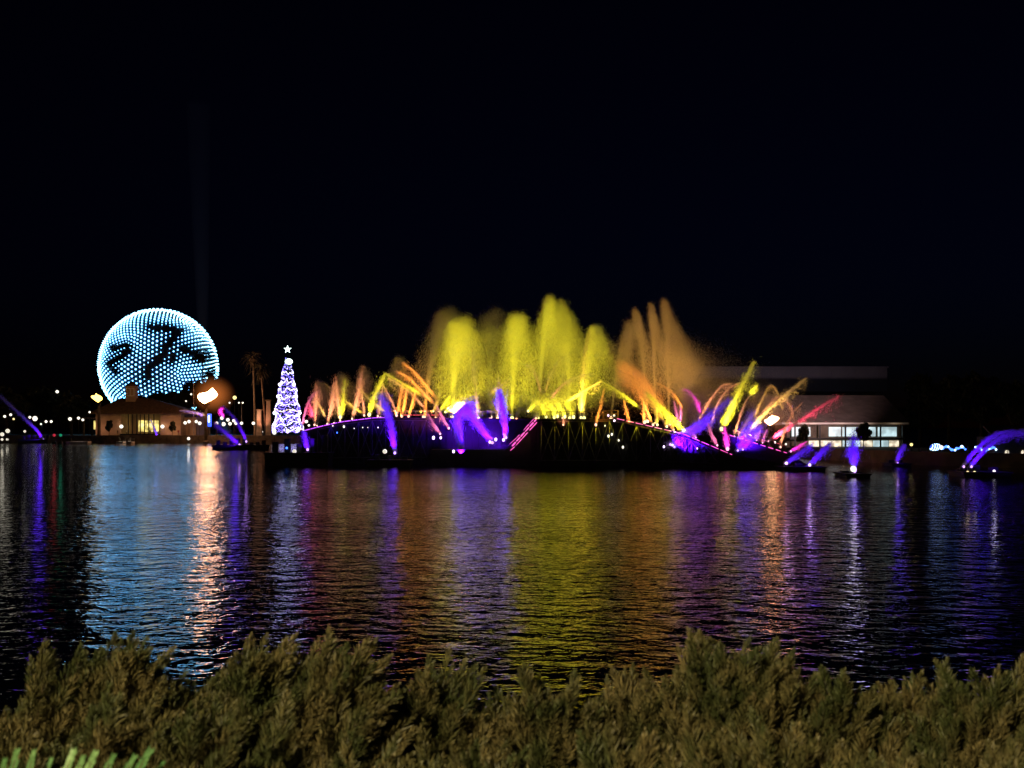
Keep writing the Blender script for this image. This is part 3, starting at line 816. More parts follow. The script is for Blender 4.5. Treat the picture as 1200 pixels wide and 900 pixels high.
# people on the promenade
def person(px, d, z0, shirt, trousers, label, pose=0.0):
    j = [(0, 0, .95), (0, 0, 1.2), (0, 0, 1.42), (0, 0, 1.52), (0, -.02, 1.66), (.19, 0, 1.40), (.25, -.02 - .1 * pose, 1.12), (.24, -.10 - .25 * pose, .88 + .25 * pose), (-.19, 0, 1.40), (-.25, .03, 1.12), (-.24, -.06, .86),
         (.09, 0, .88), (.10, -.03, .48), (.10, 0, .08), (.11, -.14, .03), (-.09, 0, .88), (-.11, .04, .48), (-.11, .06, .08), (-.12, -.08, .03)]
    e = [(0, 1), (1, 2), (2, 3), (3, 4), (2, 5), (5, 6), (6, 7), (2, 8), (8, 9), (9, 10), (0, 11), (11, 12), (12, 13), (13, 14), (0, 15), (15, 16), (16, 17), (17, 18)]
    rad = [.14, .14, .14, .06, .105, .075, .05, .04, .075, .05, .04, .095, .065, .05, .04, .095, .065, .05, .04]
    me = bpy.data.meshes.new('person_skeleton'); me.from_pydata(j, e, []); me.update()
    o = bpy.data.objects.new('person_skeleton', me); COL.objects.link(o)
    md = o.modifiers.new('skin', 'SKIN')
    for i, v in enumerate(me.skin_vertices[0].data):
        v.radius = (rad[i], rad[i]); v.use_root = (i == 0)
    s = o.modifiers.new('sub', 'SUBSURF'); s.levels = s.render_levels = 1
    dg = bpy.context.evaluated_depsgraph_get()
    m2 = bpy.data.meshes.new_from_object(o.evaluated_get(dg))
    bpy.data.objects.remove(o)
    m2.materials.clear()
    for mm in (shirt, trousers, 'skin'): m2.materials.append(M[mm])
    for p in m2.polygons:
        c = p.center
        p.material_index = 2 if c.z > 1.5 or (abs(c.x) > .2 and c.z < 1.0) else (0 if c.z > .93 else 1)
        p.use_smooth = True
    q = link('person', m2, None, None, (W(px, 500, d)[0], d, z0))
    q.rotation_euler = (0, 0, random.uniform(-1, 1))
    return tag(q, label, 'person', 'people on the promenade')
M['skin'] = mat('skin', (0.45, 0.28, 0.20), 0.6, var=0.1)
M['shirt_white'] = mat('shirt_white', (0.75, 0.74, 0.72), 0.8, var=0.05)
M['shirt_dark'] = mat('shirt_dark', (0.06, 0.05, 0.06), 0.8)
M['shirt_red'] = mat('shirt_red', (0.30, 0.06, 0.05), 0.8)
M['trouser'] = mat('trouser', (0.05, 0.05, 0.07), 0.8)
zf = 2.35
person(148.5, 345, zf, 'shirt_white', 'trouser', 'person in a white shirt standing before the lit hall', 1)
person(138, 345, zf, 'shirt_dark', 'trouser', 'person in dark clothes before the left wall of the hall')
person(176, 345, zf, 'shirt_dark', 'trouser', 'person in dark clothes just left of the small violet jet', 1)
person(209, 345, zf, 'shirt_red', 'trouser', 'person in a dull red top at the right corner of the hall')
# narrow raised walk they stand on
b = B(); x0, x1 = W(-20, 500, 345)[0], W(300, 500, 345)[0]
b.box(((x0 + x1) / 2, 345.6, zf / 2), (x1 - x0, 2.6, zf - 0.02)); tag(b.build('promenade', M['stone']), kind='structure')

# ------------------------------------------------------------------ the fountain barge
def profile_block(b, pts, depth):
    """pts: (px, pytop, dfront); a block from the water up to the profile, depth metres deep"""
    n = len(pts)
    ft = [b.bm.verts.new(tuple(W(p[0], p[1], p[2]))) for p in pts]
    fb = [b.bm.verts.new((W(p[0], p[1], p[2])[0], p[2], -0.4)) for p in pts]
    bt = [b.bm.verts.new((v.co.x, v.co.y + depth, v.co.z)) for v in ft]
    bb = [b.bm.verts.new((v.co.x, v.co.y + depth, v.co.z)) for v in fb]
    for i in range(n - 1):
        b.bm.faces.new((ft[i], fb[i], fb[i + 1], ft[i + 1])); b.bm.faces.new((bt[i], bt[i + 1], bb[i + 1], bb[i]))
        b.bm.faces.new((ft[i], ft[i + 1], bt[i + 1], bt[i])); b.bm.faces.new((fb[i], bb[i], bb[i + 1], fb[i + 1]))
    b.bm.faces.new((ft[0], bt[0], bb[0], fb[0])); b.bm.faces.new((ft[-1], fb[-1], bb[-1], bt[-1]))

BACK = [(352, 506, 148), (375, 500, 148), (400, 494.5, 148), (440, 489.5, 148), (520, 489.5, 148), (600, 490.5, 148), (722, 491, 148), (790, 499, 148), (845, 507, 147), (925, 532, 145), (947, 545, 144)]
FRONT = [(590, 528, 140.5), (600, 523, 140.5), (629, 491, 140.5), (722, 490.5, 139), (800, 508.5, 135.5), (860, 534, 132), (905, 541, 130), (945, 549, 128)]
POCKET = [(505, 527, 142), (590, 527, 141)]
barge = thing('fountain_barge', (0, 0, 0), 'long black fountain barge with sloping ends and pink edge lights in mid lagoon', 'barge')
b = B(); profile_block(b, BACK, 13); b.build('rear_deck', M['dark_deck'], barge)
b = B(); profile_block(b, FRONT, 6.5); b.build('front_deck', M['dark_deck'], barge)
b = B(); profile_block(b, POCKET, 5.5); b.build('well_deck', M['dark_deck'], barge)
def top_at(prof, px):
    return float(np.interp(px, [p[0] for p in prof], [p[1] for p in prof])), float(np.interp(px, [p[0] for p in prof], [p[2] for p in prof]))
# railing and facing ribs as thin pieces
for prof, a0, a1 in ((BACK, 366, 590), (FRONT, 632, 850)):
    b = B()
    for px in np.arange(a0, a1, 7.5):
        y, d = top_at(prof, px); p = W(px, y, d)
        b.box((p[0], d - 0.08, p[2] * 0.5), (0.10, 0.12, p[2] - 0.1))
    b.build('facing_ribs', M['black_metal'], barge)
M['truss'] = mat('truss', (0.11, 0.11, 0.115), 0.45, 0.6, var=0.3, scale=2.0)
for prof, a0, a1, yb in ((BACK, 372, 500, 541), (FRONT, 634, 852, 545)):
    b = B()
    xs = np.arange(a0, a1 + 1, 16.0)
    for u, v in zip(xs[:-1], xs[1:]):
        (yu, du), (yv, dv_) = top_at(prof, u), top_at(prof, v)
        du -= 0.28; dv_ -= 0.28
        yu2, yv2 = min(yb, yu + 0.9 * (yb - yu)), min(yb, yv + 0.9 * (yb - yv))
        for p, q in ((W(u, yu + 3, du), W(v, yv + 3, dv_)), (W(u, yu2, du), W(v, yv2, dv_)), (W(u, yu + 3, du), W(v, yv2, dv_)), (W(u, yu2, du - .06), W(v, yv + 3, dv_ - .06)), (W(u, yu + 3, du), W(u, yu2, du))):
            b.cone(p, q, 0.06, 0.06, 6)
    b.build('truss', M['truss'], barge)
def rail(prof, a0, a1, dz, off):
    b = B(); prev = None
    for px in np.arange(a0, a1, 6.0):
        y, d = top_at(prof, px); p = W(px, y, d); p = p + np.array([0, off, 0])
        b.box((p[0], p[1], p[2] + dz / 2), (0.07, 0.07, dz))
        if prev is not None: b.cone(prev, (p[0], p[1], p[2] + dz), 0.035, 0.035, 5)
        prev = (p[0], p[1], p[2] + dz)
    b.build('railing', M['black_metal'], barge)
rail(BACK, 445, 588, 0.9, 0.4); rail(FRONT, 634, 722, 0.9, 0.4); rail(BACK, 860, 925, 0.9, 0.3)

def glow(name, col, s): return mat(name, (0.3, 0.3, 0.3), 0.4, emit=col, strength=s)
M['strip_violet'] = glow('strip_violet', (0.55, 0.08, 1.0), 1.7)
M['strip_pink'] = glow('strip_pink', (1.0, 0.10, 0.50), 1.5)
M['strip_red'] = glow('strip_red', (1.0, 0.06, 0.12), 1.4)
def strip(prof, a0, a1, m, y_off=0.0, off=-0.12, step=6.0, gap=0.25, r=0.055):
    px = a0; 
    while px < a1 - 1:
        q = min(px + step, a1)
        (ya, da), (yb, db) = top_at(prof, px), top_at(prof, q - gap * step)
        b = B(); b.cone(W(px, ya + y_off, da) + np.array([0, off, 0.02]), W(q - gap * step, yb + y_off, db) + np.array([0, off, 0.02]), r * random.uniform(0.6, 1.2), r * random.uniform(0.6, 1.2), 6)
        b.build('edge_light', M[m], barge)
        px = q
strip(BACK, 356, 456, 'strip_violet', 0, -0.12, 8, 0.12)
strip(BACK, 468, 512, 'strip_red', -3.5, 6.0, 11, 0.1, 0.05)
strip(FRONT, 723, 860, 'strip_pink', 0, -0.12, 11, 0.22, 0.04)
strip(FRONT, 600, 629, 'strip_pink', 0, -0.12, 5.2, 0.2, 0.09)
strip(BACK, 846, 925, 'strip_pink', 0, -0.12, 9, 0.35)
for dy, dd in ((-4, 1.2), (4, -0.3)):
    for k in range(4):
        a0 = 598 + k * 7.5 + random.uniform(-2, 2); ln_ = random.uniform(3, 9); (y0, d0), (y1, d1) = top_at(FRONT, a0), top_at(FRONT, a0 + ln_)
        b = B(); b.cone(W(a0, y0 + dy, d0 - 0.4 + dd), W(a0 + ln_, y1 + dy, d1 - 0.4 + dd), random.uniform(.02, .05), random.uniform(.03, .07), 6); b.build('edge_light', M['strip_pink'], barge)
# small work lights on the barge faces
for px, py, d, r, mm in ((390, 499, 147.6, .10, 'globe'), (403, 500, 147.6, .17, 'globe'), (415, 502, 147.6, .08, 'globe'), (425, 501, 147.6, .09, 'globe'), (431, 501, 147.6, .07, 'globe'), (443, 501, 147.6, .10, 'globe'),
                         (395, 507, 147.6, .1, 'blue_bulb'), (508, 513, 141.4, .22, 'globe_violet'), (516.5, 513, 141.4, .17, 'globe_violet'), (581, 515, 140, .2, 'globe_violet'), (590, 515.5, 140, .2, 'globe_violet'), (574, 518, 140, .17, 'globe_violet'),
                         (531.5, 529, 139.8, .19, 'globe_violet'), (713, 511, 138.6, .17, 'globe'), (717, 509, 138.6, .16, 'globe'), (725, 516, 138.4, .13, 'globe'), (730, 524, 138.2, .17, 'globe'), (778, 523.5, 135.8, .14, 'globe_violet'), (788, 521.5, 135.5, .13, 'globe_violet'), (817, 525.5, 134, .1, 'globe_violet'),
                         (720, 493, 138.6, .13, 'globe_violet'), (709, 499, 138.8, .1, 'globe')):
    p = W(px, py, d)
    b = B(); b.ball(tuple(p), r, 2, (0.8, 0.8, 1.1)); wl = b.build('work_light', M[mm], barge)
    b = B(); b.box((p[0], p[1] + r + 0.15, p[2] - 0.1), (0.2, 0.3, 0.35)); b.build('housing', M['black_metal'], wl)
for px, py, tx, ty in ((580, 511, 566, 508), (590, 510, 588, 508), (548, 513, 538, 509)):
    a = W(px, py, 142.2); tg = W(tx, ty + 5, 148.0)
    fl = lamp_light('well_flood', 'SPOT', tuple(a), 3000, (0.14, 0.01, 1.0), shadow_soft_size=0.15, spot_size=R(62), spot_blend=1.0)
    fl.rotation_euler = (Vector(tg) - Vector(a)).to_track_quat('-Z', 'Y').to_euler()
# equipment rack standing on the barge
p = W(716, 491, 139.8)
t = thing('lighting_rack', (p[0], 140.2, p[2]), 'black scaffold rack of lamps on the barge at the top of the pink slope', 'lighting rack')
b = B()
for sx in (-0.9, 0.9):
    for sy in (-0.4, 0.4): b.box((sx, sy, 0.55), (0.10, 0.10, 1.1))
for zz in (0.2, 0.7, 1.08): b.box((0, -0.4, zz), (1.7, 0.07, 0.07)); b.box((0, 0.4, zz), (1.7, 0.07, 0.07))
b.build('frame', M['black_metal'], t)
for sx, mm in ((-0.35, 'globe_violet'), (0.4, 'globe')):
    b = B(); b.box((sx, 0.0, 0.45), (0.5, 0.5, 0.4), bevel=0.04); hd = b.build('lamp_head', M['black_metal'], t)
    b = B(); b.ball((sx, -0.27, 0.45), 0.13, 2, (1, 0.4, 1)); b.build('lens', M[mm], hd)
p = W(573, 489.5, 149)
t = thing('loudspeaker', (p[0], 150, p[2]), 'small dark upright loudspeaker on the rear deck right of the white flame', 'loudspeaker')
b = B(); b.box((0, 0, 0.55), (0.6, 0.6, 1.1), bevel=0.08); b.build('cabinet', M['black_metal'], t)
b = B(); b.lathe([(0.2, 0), (0.22, 0.06), (0.08, 0.02)], seg=12); o = b.build('cone', M['dark_post'], t, loc=(0, -0.3, 0.75)); o.rotation_euler = (R(90), 0, 0)

# ------------------------------------------------------------------ small floating platforms
def platform(a0, a1, ywl, htop, label, lampspots=(), boxes=()):
    d = CH * F / (ywl - HOR) + 1.0
    x0, x1 = W(a0, 500, d)[0], W(a1, 500, d)[0]
    h = W(0, htop, d)[2]
    t = thing('floating_platform', ((x0 + x1) / 2, d, 0), label, 'platform', 'small fountain platforms on the lagoon')
    L = x1 - x0
    b = B()
    b.prism([(-L / 2, -1.5, -0.3), (L / 2, -1.5, -0.3), (L / 2 + 0.15, -1.5, h * 0.5), (-L / 2 - 0.15, -1.5, h * 0.5)], (0, 4.0, 0))
    b.build('hull', M['black_metal'], t)
    b = B(); b.box((0, 0.5, h * 0.5 + 0.06), (L + 0.5, 4.3, 0.12)); b.build('deck', M['dark_deck'], t)
    for k in range(max(2, int(L / 1.4))):
        x = -L / 2 + (k + 0.5) * L / max(2, int(L / 1.4)); hh = h * (0.25 + 0.5 * random.random())
        b = B(); b.box((x, 0.6 + random.random(), h * 0.5 + 0.12 + hh / 2), (0.7, 0.9, hh), bevel=0.06); b.build('equipment_box', M['black_metal'], t)
    for px, py, r, mm in lampspots:
        p = W(px, py, d - 1.0) - np.array(t.location)
        b = B(); b.ball(tuple(p), r, 2); g = b.build('globe', M[mm], t, smooth=True)
        b = B(); b.cone((p[0], p[1], h * 0.5 + 0.05), (p[0], p[1], p[2] - r * 0.8), 0.05, 0.05, 6); b.build('stand', M['dark_post'], g)
    return d
pd = {}
pd['a'] = platform(314, 386, 546, 517, 'dark platform with a white globe lamp just right of the lit fir', [(345, 529, .27, 'globe_dim'), (324, 537, .12, 'blue_bulb'), (336, 525, .14, 'blue_bulb')])
pd['b'] = platform(433, 481, 546, 534, 'dark platform with globe lamp and curved violet jet before the barge left half', [(451, 529, .29, 'globe_dim')])
pd['c'] = platform(518, 562, 545.5, 535, 'dark platform under the violet jet left of the pink steps', [])
pd['d'] = platform(916, 962, 552, 544, 'dark platform with two slanting violet jets at the right end of the barge', [(921, 543, .12, 'globe_violet'), (949, 545, .12, 'globe_violet')])
pd['e'] = platform(988, 1013, 559, 553, 'small platform with a single upright white and violet jet', [(1000, 549.5, .30, 'globe')])
pd['f'] = platform(1124, 1176, 559, 549, 'platform with twin arching violet jets at the far right', [(1165, 552, .14, 'globe'), (1134, 553.5, .14, 'globe_warm'), (1142, 553.5, .14, 'globe_warm')])
pd['g'] = platform(1042, 1062, 546.5, 541, 'tiny platform with one short violet jet before the pavilion', [])
pd['h'] = platform(251, 312, 527, 517, 'dark platform with slanting violet jets below the palms', [])
pd['i'] = platform(24, 58, 519.5, 511, 'dark platform with long violet arc near the left edge', [])
pd['j'] = platform(176, 192, 518.2, 514, 'tiny platform with a violet jet before the waterfront hall', [])

# ------------------------------------------------------------------ water jets
COLS = {'yellow': (1.0, 0.80, 0.02), 'gold': (1.0, 0.58, 0.04), 'olive': (1.0, 0.82, 0.02), 'orange': (1.0, 0.27, 0.03), 'amber': (1.0, 0.50, 0.10), 'tan': (1.0, 0.44, 0.07),
        'peach': (1.0, 0.30, 0.12), 'pink': (1.0, 0.16, 0.36), 'magenta': (1.0, 0.03, 0.55), 'red': (1.0, 0.05, 0.12), 'violet': (0.085, 0.002, 1.0), 'white': (1.0, 0.9, 0.8)}
lens_m = {}
def lens_mat(c):
    if c not in lens_m:
        k = COLS[c]
        lens_m[c] = mat('lamp_lens_' + c, (0.6, 0.6, 0.6), 0.3, emit=tuple(0.7 * v + 0.3 for v in k) if c != 'violet' else (0.6, 0.3, 1.0), strength=2.6, sampling='NONE')
    return lens_m[c]

def catmull(P, n=80):
    P = np.asarray(P, float)
    if len(P) == 2: return P[0] + (P[1] - P[0]) * np.linspace(0, 1, n)[:, None]
    Q = np.vstack([2 * P[0] - P[1], P, 2 * P[-1] - P[-2]])
    out = []
    m = len(P) - 1
    for i in range(m):
        p0, p1, p2, p3 = Q[i:i + 4]
        t = np.linspace(0, 1, max(4, n // m), endpoint=(i == m - 1))[:, None]
        out.append(0.5 * (2 * p1 + (p2 - p0) * t + (2 * p0 - 5 * p1 + 4 * p2 - p3) * t ** 2 + (3 * p1 - p0 - 3 * p2 + p3) * t ** 3))
    return np.vstack(out)

def streaks(p, dirv, length, width):
    """small water strands: centre p, direction, length and width arrays"""
    n = len(p)
    dv = dirv / (np.linalg.norm(dirv, axis=1)[:, None] + 1e-9)
    side = np.cross(dv, rng.normal(size=(n, 3))); side /= np.linalg.norm(side, axis=1)[:, None] + 1e-9
    a = dv * (length * 0.5)[:, None]; s = side * (width * 0.5)[:, None]
    V = np.stack([p - a, p - a * 0.1 + s, p + a, p - a * 0.1 - s], 1).reshape(-1, 3)
    return V, np.arange(4 * n).reshape(-1, 4)

jets = []   # (label parts) for later naming
lit_by = {}     # light linking, not lamp optics: each colour family lights its own water and the barge metal
def lit_set(key):
    if key not in lit_by: lit_by[key] = bpy.data.collections.new('lit_by_' + key)
    return lit_by[key]
LMUL = 4 * math.pi
def spot(root_loc, target, col, E, half, falloff='Linear', reach=5.0, soft=0.10, key='white'):
    l = bpy.data.lights.new('jet_light', 'SPOT')
    l.energy = E * LMUL; l.color = col; l.shadow_soft_size = soft
    l.spot_size = min(R(120), 2 * half); l.spot_blend = 0.6
    if falloff == 'Quadratic':
        l.energy = E * LMUL * reach ** 2
    else:
        l.energy = E * LMUL * reach
        l.use_nodes = True
        nt = l.node_tree
        em = nt.nodes['Emission']
        fo = nt.nodes.new('ShaderNodeLightFalloff'); fo.inputs['Strength'].default_value = 1.0
        nt.links.new(fo.outputs[falloff], em.inputs['Strength'])
    o = bpy.data.objects.new('jet_light', l); COL.objects.link(o)
    loc = Vector(root_loc); o.location = loc
    o.light_linking.receiver_collection = lit_set(key)
    o.rotation_euler = (Vector(target) - loc).to_track_quat('-Z', 'Y').to_euler()
    return o

def jet(pts, col, E, w0=0.12, w1=0.4, d=150.0, n=900, kind='water jet', region=None, lens=0.16, falloff='Quadratic', ln=0.9, tail=0.0, p_exp=1.0, dens=1.0, d1=None, back=2.0, word=None):
    """a jet along photo pixels pts; w0, w1 radius in metres at nozzle and end"""
    d1 = d if d1 is None else d1
    P = catmull([W(x, y, d + (d1 - d) * i / max(1, len(pts) - 1)) for i, (x, y) in enumerate(pts)])
    seg = np.linalg.norm(np.diff(P, axis=0), axis=1); L = np.concatenate([[0], np.cumsum(seg)]); tot = L[-1]
    n = max(700, int(n * 2.6))
    if col == 'violet': n = int(n * 0.7)
    dens = max(dens, 1.3)
    s = rng.random(n) ** dens
    idx = np.clip((s * (len(P) - 1)).astype(int), 0, len(P) - 2); fr = s * (len(P) - 1) - idx
    p = P[idx] + (P[idx + 1] - P[idx]) * fr[:, None]
    T = P[idx + 1] - P[idx]
    w = (w0 + (w1 - w0) * s ** p_exp) * (1.0 if col == 'violet' else 0.62 if col in ('yellow', 'gold', 'red', 'amber', 'magenta') else 0.45)
    loose = rng.random(n) < 0.34
    w = np.where(loose, w * (1.45 if col == 'violet' else 2.2) + 0.08 * s, w * 0.72)
    off = rng.normal(size=(n, 3)) * (w * 0.55)[:, None]
    p = p + off
    p[:, 2] -= np.where(loose, rng.exponential(size=n) * (0.28 if col == 'violet' else 0.5) * s ** 1.5, 0)
    if tail:
        k = rng.random(n) * s ** 2 * tail
        p[:, 2] -= k; p += rng.normal(size=(n, 3)) * (k * 0.2)[:, None]
    V, Fc = streaks(p, T + rng.normal(size=(n, 3)) * np.linalg.norm(T, axis=1)[:, None] * (0.06 + 0.18 * s + 0.3 * loose)[:, None], 0.6 * ln * (0.5 + rng.random(n)) * (1 - 0.4 * s), 0.04 * (0.5 + rng.random(n)))
    o = P[0]
    t = thing('water_jet', tuple(o), '', 'fountain', 'water jets of the lagoon show')
    lit_set(col).objects.link(link('spray', np_mesh('spray', V - o, Fc), M['spray'], t))
    if lens:
        b = B(); b.lathe([(0.26, -0.32), (0.24, -0.12), (0.10, -0.02), (0.08, 0.05)], seg=8); nz = b.build('nozzle', M['black_metal'], t)
        b = B(); b.ball((0, -0.3, 0.02), lens * 0.75, 2, (1, 0.8, 1.25)); b.build('lamp_lens', lens_mat(col), nz, smooth=True)
    lp = o + np.array([0, -back, 0.0])
    if not lens: lp[2] = min(lp[2], 6.6)
    mid = P[int(len(P) * 0.6)]
    vs_ = (P - lp); vs_ /= np.linalg.norm(vs_, axis=1)[:, None]
    ax = vs_[len(P) // 3:].mean(0); ax /= np.linalg.norm(ax)
    half = float(np.percentile(np.arccos(np.clip(vs_ @ ax, -1, 1)), 92)) + R(3)
    spot(lp, lp + ax, COLS[col], E * (6.5 if col == 'violet' else 5.0 if col == 'yellow' else 8.0 if col in ('amber', 'red', 'magenta') else 5.0 if col == 'gold' else 6.0 if col == 'orange' else 4.5), half, falloff, float(np.linalg.norm(P[int(len(P) * 0.55)] - lp)), key=col)
    jets.append((t, col, kind, region, pts[0][0], word))
    return t

# --- violet arcs on the small platforms
V_ = dict(col='violet', E=4.2, back=2.0, w0=0.12, w1=0.55, n=2600, lens=0.2, ln=1.1, kind='jet')
jet([(361, 527), (358.5, 516), (356, 505)], d=pd['a'] - 0.5, word='short violet jet on the platform right of the lit fir', **{**V_, 'w1': 0.3, 'n': 900})
jet([(463, 531), (459, 505), (453, 480), (446, 463)], d=pd['b'] - 0.5, word='tall curved violet jet rising from the lamp lit platform in front of the left slope', **{**V_, 'w1': 0.62, 'n': 3600})
jet([(541, 531), (538, 510), (536, 492), (541, 480), (552, 474)], d=pd['c'] - 0.5, word='tall violet jet left of the pink steps, bending right at its top', **{**V_, 'E': 8, 'w1': 0.8, 'n': 6000})
jet([(577, 519), (564, 502), (552, 485), (545, 475)], d=143, word='violet jet leaning left towards the white flame', **{**V_, 'E': 8, 'w1': 0.6, 'n': 4500})
jet([(593, 513), (591, 492), (588, 474), (585, 458)], d=143, word='upright violet jet with pointed top just left of the pink steps', **{**V_, 'E': 9, 'w1': 0.5, 'n': 4800})
jet([(921, 543), (936, 532), (951, 522)], d=pd['d'] - 0.5, word='left of the two slanting violet jets at the right end of the barge', **{**V_, 'E': 1.3, 'w1': 0.32, 'n': 1400})
jet([(948, 545), (961, 532), (974, 519)], d=pd['d'] - 0.5, word='right of the two slanting violet jets at the right end of the barge', **{**V_, 'E': 1.3, 'w1': 0.34, 'n': 1400})
jet([(1000, 551), (1000, 535), (999, 515), (1001, 502)], d=pd['e'] - 0.5, word='upright violet jet with white foot on the small platform before the pavilion', **{**V_, 'E': 2.2, 'w1': 0.34, 'n': 2000, 'lens': 0.3, 'tail': 3.0})
jet([(1128, 547), (1143, 528), (1162, 511), (1185, 505), (1203, 508)], d=pd['f'] - 0.5, word='left of the twin violet arcs at the far right', **{**V_, 'E': 0.7, 'w1': 0.17, 'w0': .08, 'n': 2600, 'lens': .14})
jet([(1137, 547), (1154, 527), (1176, 511), (1203, 503)], d=pd['f'] - 0.5, word='right of the twin violet arcs at the far right', **{**V_, 'E': 0.7, 'w1': 0.16, 'w0': .08, 'n': 2600, 'lens': .14})
jet([(1051, 543), (1053, 534), (1057, 526), (1060, 522)], d=pd['g'] - 0.5, word='short violet jet between the pavilion and the right trees', **{**V_, 'E': 1.3, 'w1': 0.3, 'n': 700, 'lens': .14})
jet([(281, 521.5), (270, 512), (257, 501), (252, 496)], d=pd['h'] - 0.5, word='lower slanting violet jet below the palms', **{**V_, 'E': 0.9, 'w0': .2, 'w1': 0.5, 'n': 2200, 'lens': .28})
jet([(289, 517.5), (283, 504), (274, 489), (262, 477)], d=pd['h'] - 0.5, word='upper violet jet below the palms, thin and curved', **{**V_, 'E': 0.9, 'w0': .2, 'w1': 0.35, 'n': 1500, 'lens': .25})
jet([(261, 477), (258, 481), (263, 490)], d=pd['h'] + 3, word='small magenta plume at the tip of the violet jet below the palms', **{**V_, 'col': 'magenta', 'w0': .3, 'w1': .3, 'n': 700, 'lens': 0})
jet([(51.5, 515.5), (41, 502), (24, 486), (0, 464.5), (-14, 458)], d=pd['i'] - 0.5, word='long violet arc crossing the left edge of the lagoon', **{**V_, 'E': 0.7, 'w0': .2, 'w1': 0.75, 'n': 3600, 'lens': .28})
jet([(185, 513.5), (181, 502), (176, 491)], d=pd['j'] - 0.5, word='short violet jet in front of the waterfront hall', **{**V_, 'w0': .25, 'w1': 0.4, 'n': 1300, 'lens': .3})
jet([(240, 487), (225, 483), (212, 481)], d=340, word='faint flat violet jet between the hall roof and the torch', **{**V_, 'E': 1.6, 'w0': .5, 'w1': 0.5, 'n': 800, 'lens': 0})

# --- left slope (bases on the rear deck)
def J(pts, col, E=3.0, **k):
    k.setdefault('d', 150.0)
    return jet(pts, col, E, **k)
Ls = 'on the left slope of the barge'
J([(353, 503), (359, 478), (366, 463), (374, 458)], 'pink', 2.2, w1=.35, n=800, region=Ls)
J([(369, 498), (370, 470), (370.5, 446)], 'peach', 2.0, w1=.7, n=1300, region=Ls, p_exp=2.2, tail=3)
J([(384, 497), (388, 475), (392.5, 440)], 'peach', 2.0, w1=.7, n=1300, region=Ls, p_exp=2.2, tail=3)
J([(382, 490), (376, 478), (370, 467)], 'amber', 1.6, w1=.15, n=300, region=Ls, lens=0)
J([(367, 490), (365, 481), (363, 474)], 'red', 3.5, w0=.25, w1=.25, n=600, region=Ls, lens=0)
J([(399, 493), (396, 465), (393, 438)], 'peach', 1.8, w1=.5, n=900, region=Ls, tail=2)
J([(399, 489), (402, 470), (404, 444)], 'yellow', 3.6, w0=.22, w1=.30, n=1500, region=Ls, lens=.28)
J([(427, 486), (404, 469), (381, 450)], 'gold', 1.6, w0=.1, w1=.2, n=700, region=Ls, lens=0, word='long thin gold jet slanting up to the left across the left slope')
J([(413, 491), (419, 465), (425, 427)], 'peach', 2.0, w1=.6, n=1300, region=Ls, tail=3)
J([(427, 487), (426, 474), (424, 462)], 'peach', 1.8, w1=.2, n=300, region=Ls)
J([(453, 483), (437, 471), (420, 455)], 'gold', 1.8, w0=.12, w1=.35, n=900, region=Ls, lens=0, word='second long gold jet slanting up to the left near the bright lamp')
J([(433, 486), (436, 472), (443, 455), (451, 439)], 'yellow', 3.6, w0=.10, w1=.55, n=1700, region=Ls, lens=.30)
J([(496, 463), (475, 451), (452, 438)], 'yellow', 3.2, w0=.15, w1=.3, n=1300, region=Ls, lens=0, word='long yellow jet slanting down to the right from the tip of the yellow blade')
J([(443, 488), (446, 470), (449, 450)], 'peach', 2.0, w1=.25, n=400, region=Ls)
J([(465, 484), (458, 468), (450, 453)], 'peach', 2.0, w1=.2, n=400, region=Ls)
# --- left middle
Lm = 'on the left half of the rear deck'
for (x0, y0, x1, y1, w) in ((465, 487, 472, 450, .55), (471, 488, 477, 455, .3), (479, 488, 487, 458, .3), (498, 489, 499, 470, .2), (511, 490, 511, 470, .2)):
    J([(x0, y0), ((x0 + x1) / 2, (y0 + y1) / 2), (x1, y1)], 'orange', 2.6, w1=w, n=700, region=Lm, lens=.2)
J([(500, 481), (484, 463), (466, 449), (455, 443)], 'peach', 1.6, w1=.3, n=700, region=Lm, lens=0)
J([(513, 469), (497, 449), (484, 434), (472, 425)], 'orange', 1.8, w0=.2, w1=.5, n=1100, region=Lm, lens=0)
J([(508, 472), (492, 456), (478, 442), (466, 436)], 'orange', 1.8, w0=.2, w1=.5, n=1100, region=Lm, lens=0)
J([(516, 508.5), (508, 496), (500, 483)], 'pink', 2.6, w1=.2, n=500, d=143, region='rising from the well deck', lens=.16)
J([(526, 502), (519, 489), (512, 476)], 'pink', 2.6, w1=.2, n=500, d=144.5, region='rising from the well deck', lens=.18)
J([(508, 482), (512, 472), (515, 460)], 'gold', 3.0, w1=.2, n=350, region=Lm, lens=.16)
J([(515, 482), (521, 474), (528, 464)], 'yellow', 4.0, w1=.4, n=500, region=Lm, lens=.16)
J([(522, 483), (530, 476), (540, 468)], 'yellow', 4.0, w1=.4, n=500, region=Lm, lens=.16)
J([(526, 492), (526.5, 486)], 'orange', 3.0, w1=.1, n=150, region=Lm, lens=.2)
J([(561, 490.5), (558, 465), (555, 430), (554, 400)], 'amber', 2.4, w0=.25, w1=.3, n=1100, region=Lm, lens=.24)
J([(583, 490.5), (584, 465), (584, 440)], 'amber', 2.0, w0=.25, w1=.25, n=700, region=Lm, lens=.24)
J([(605, 492), (608, 478), (612, 463)], 'orange', 2.8, w1=.4, n=700, region=Lm, lens=.26)
J([(574, 461), (586, 452), (599, 443)], 'gold', 2.0, w0=.3, w1=.2, n=500, region=Lm, lens=0, word='short broken gold jet above the violet pair')
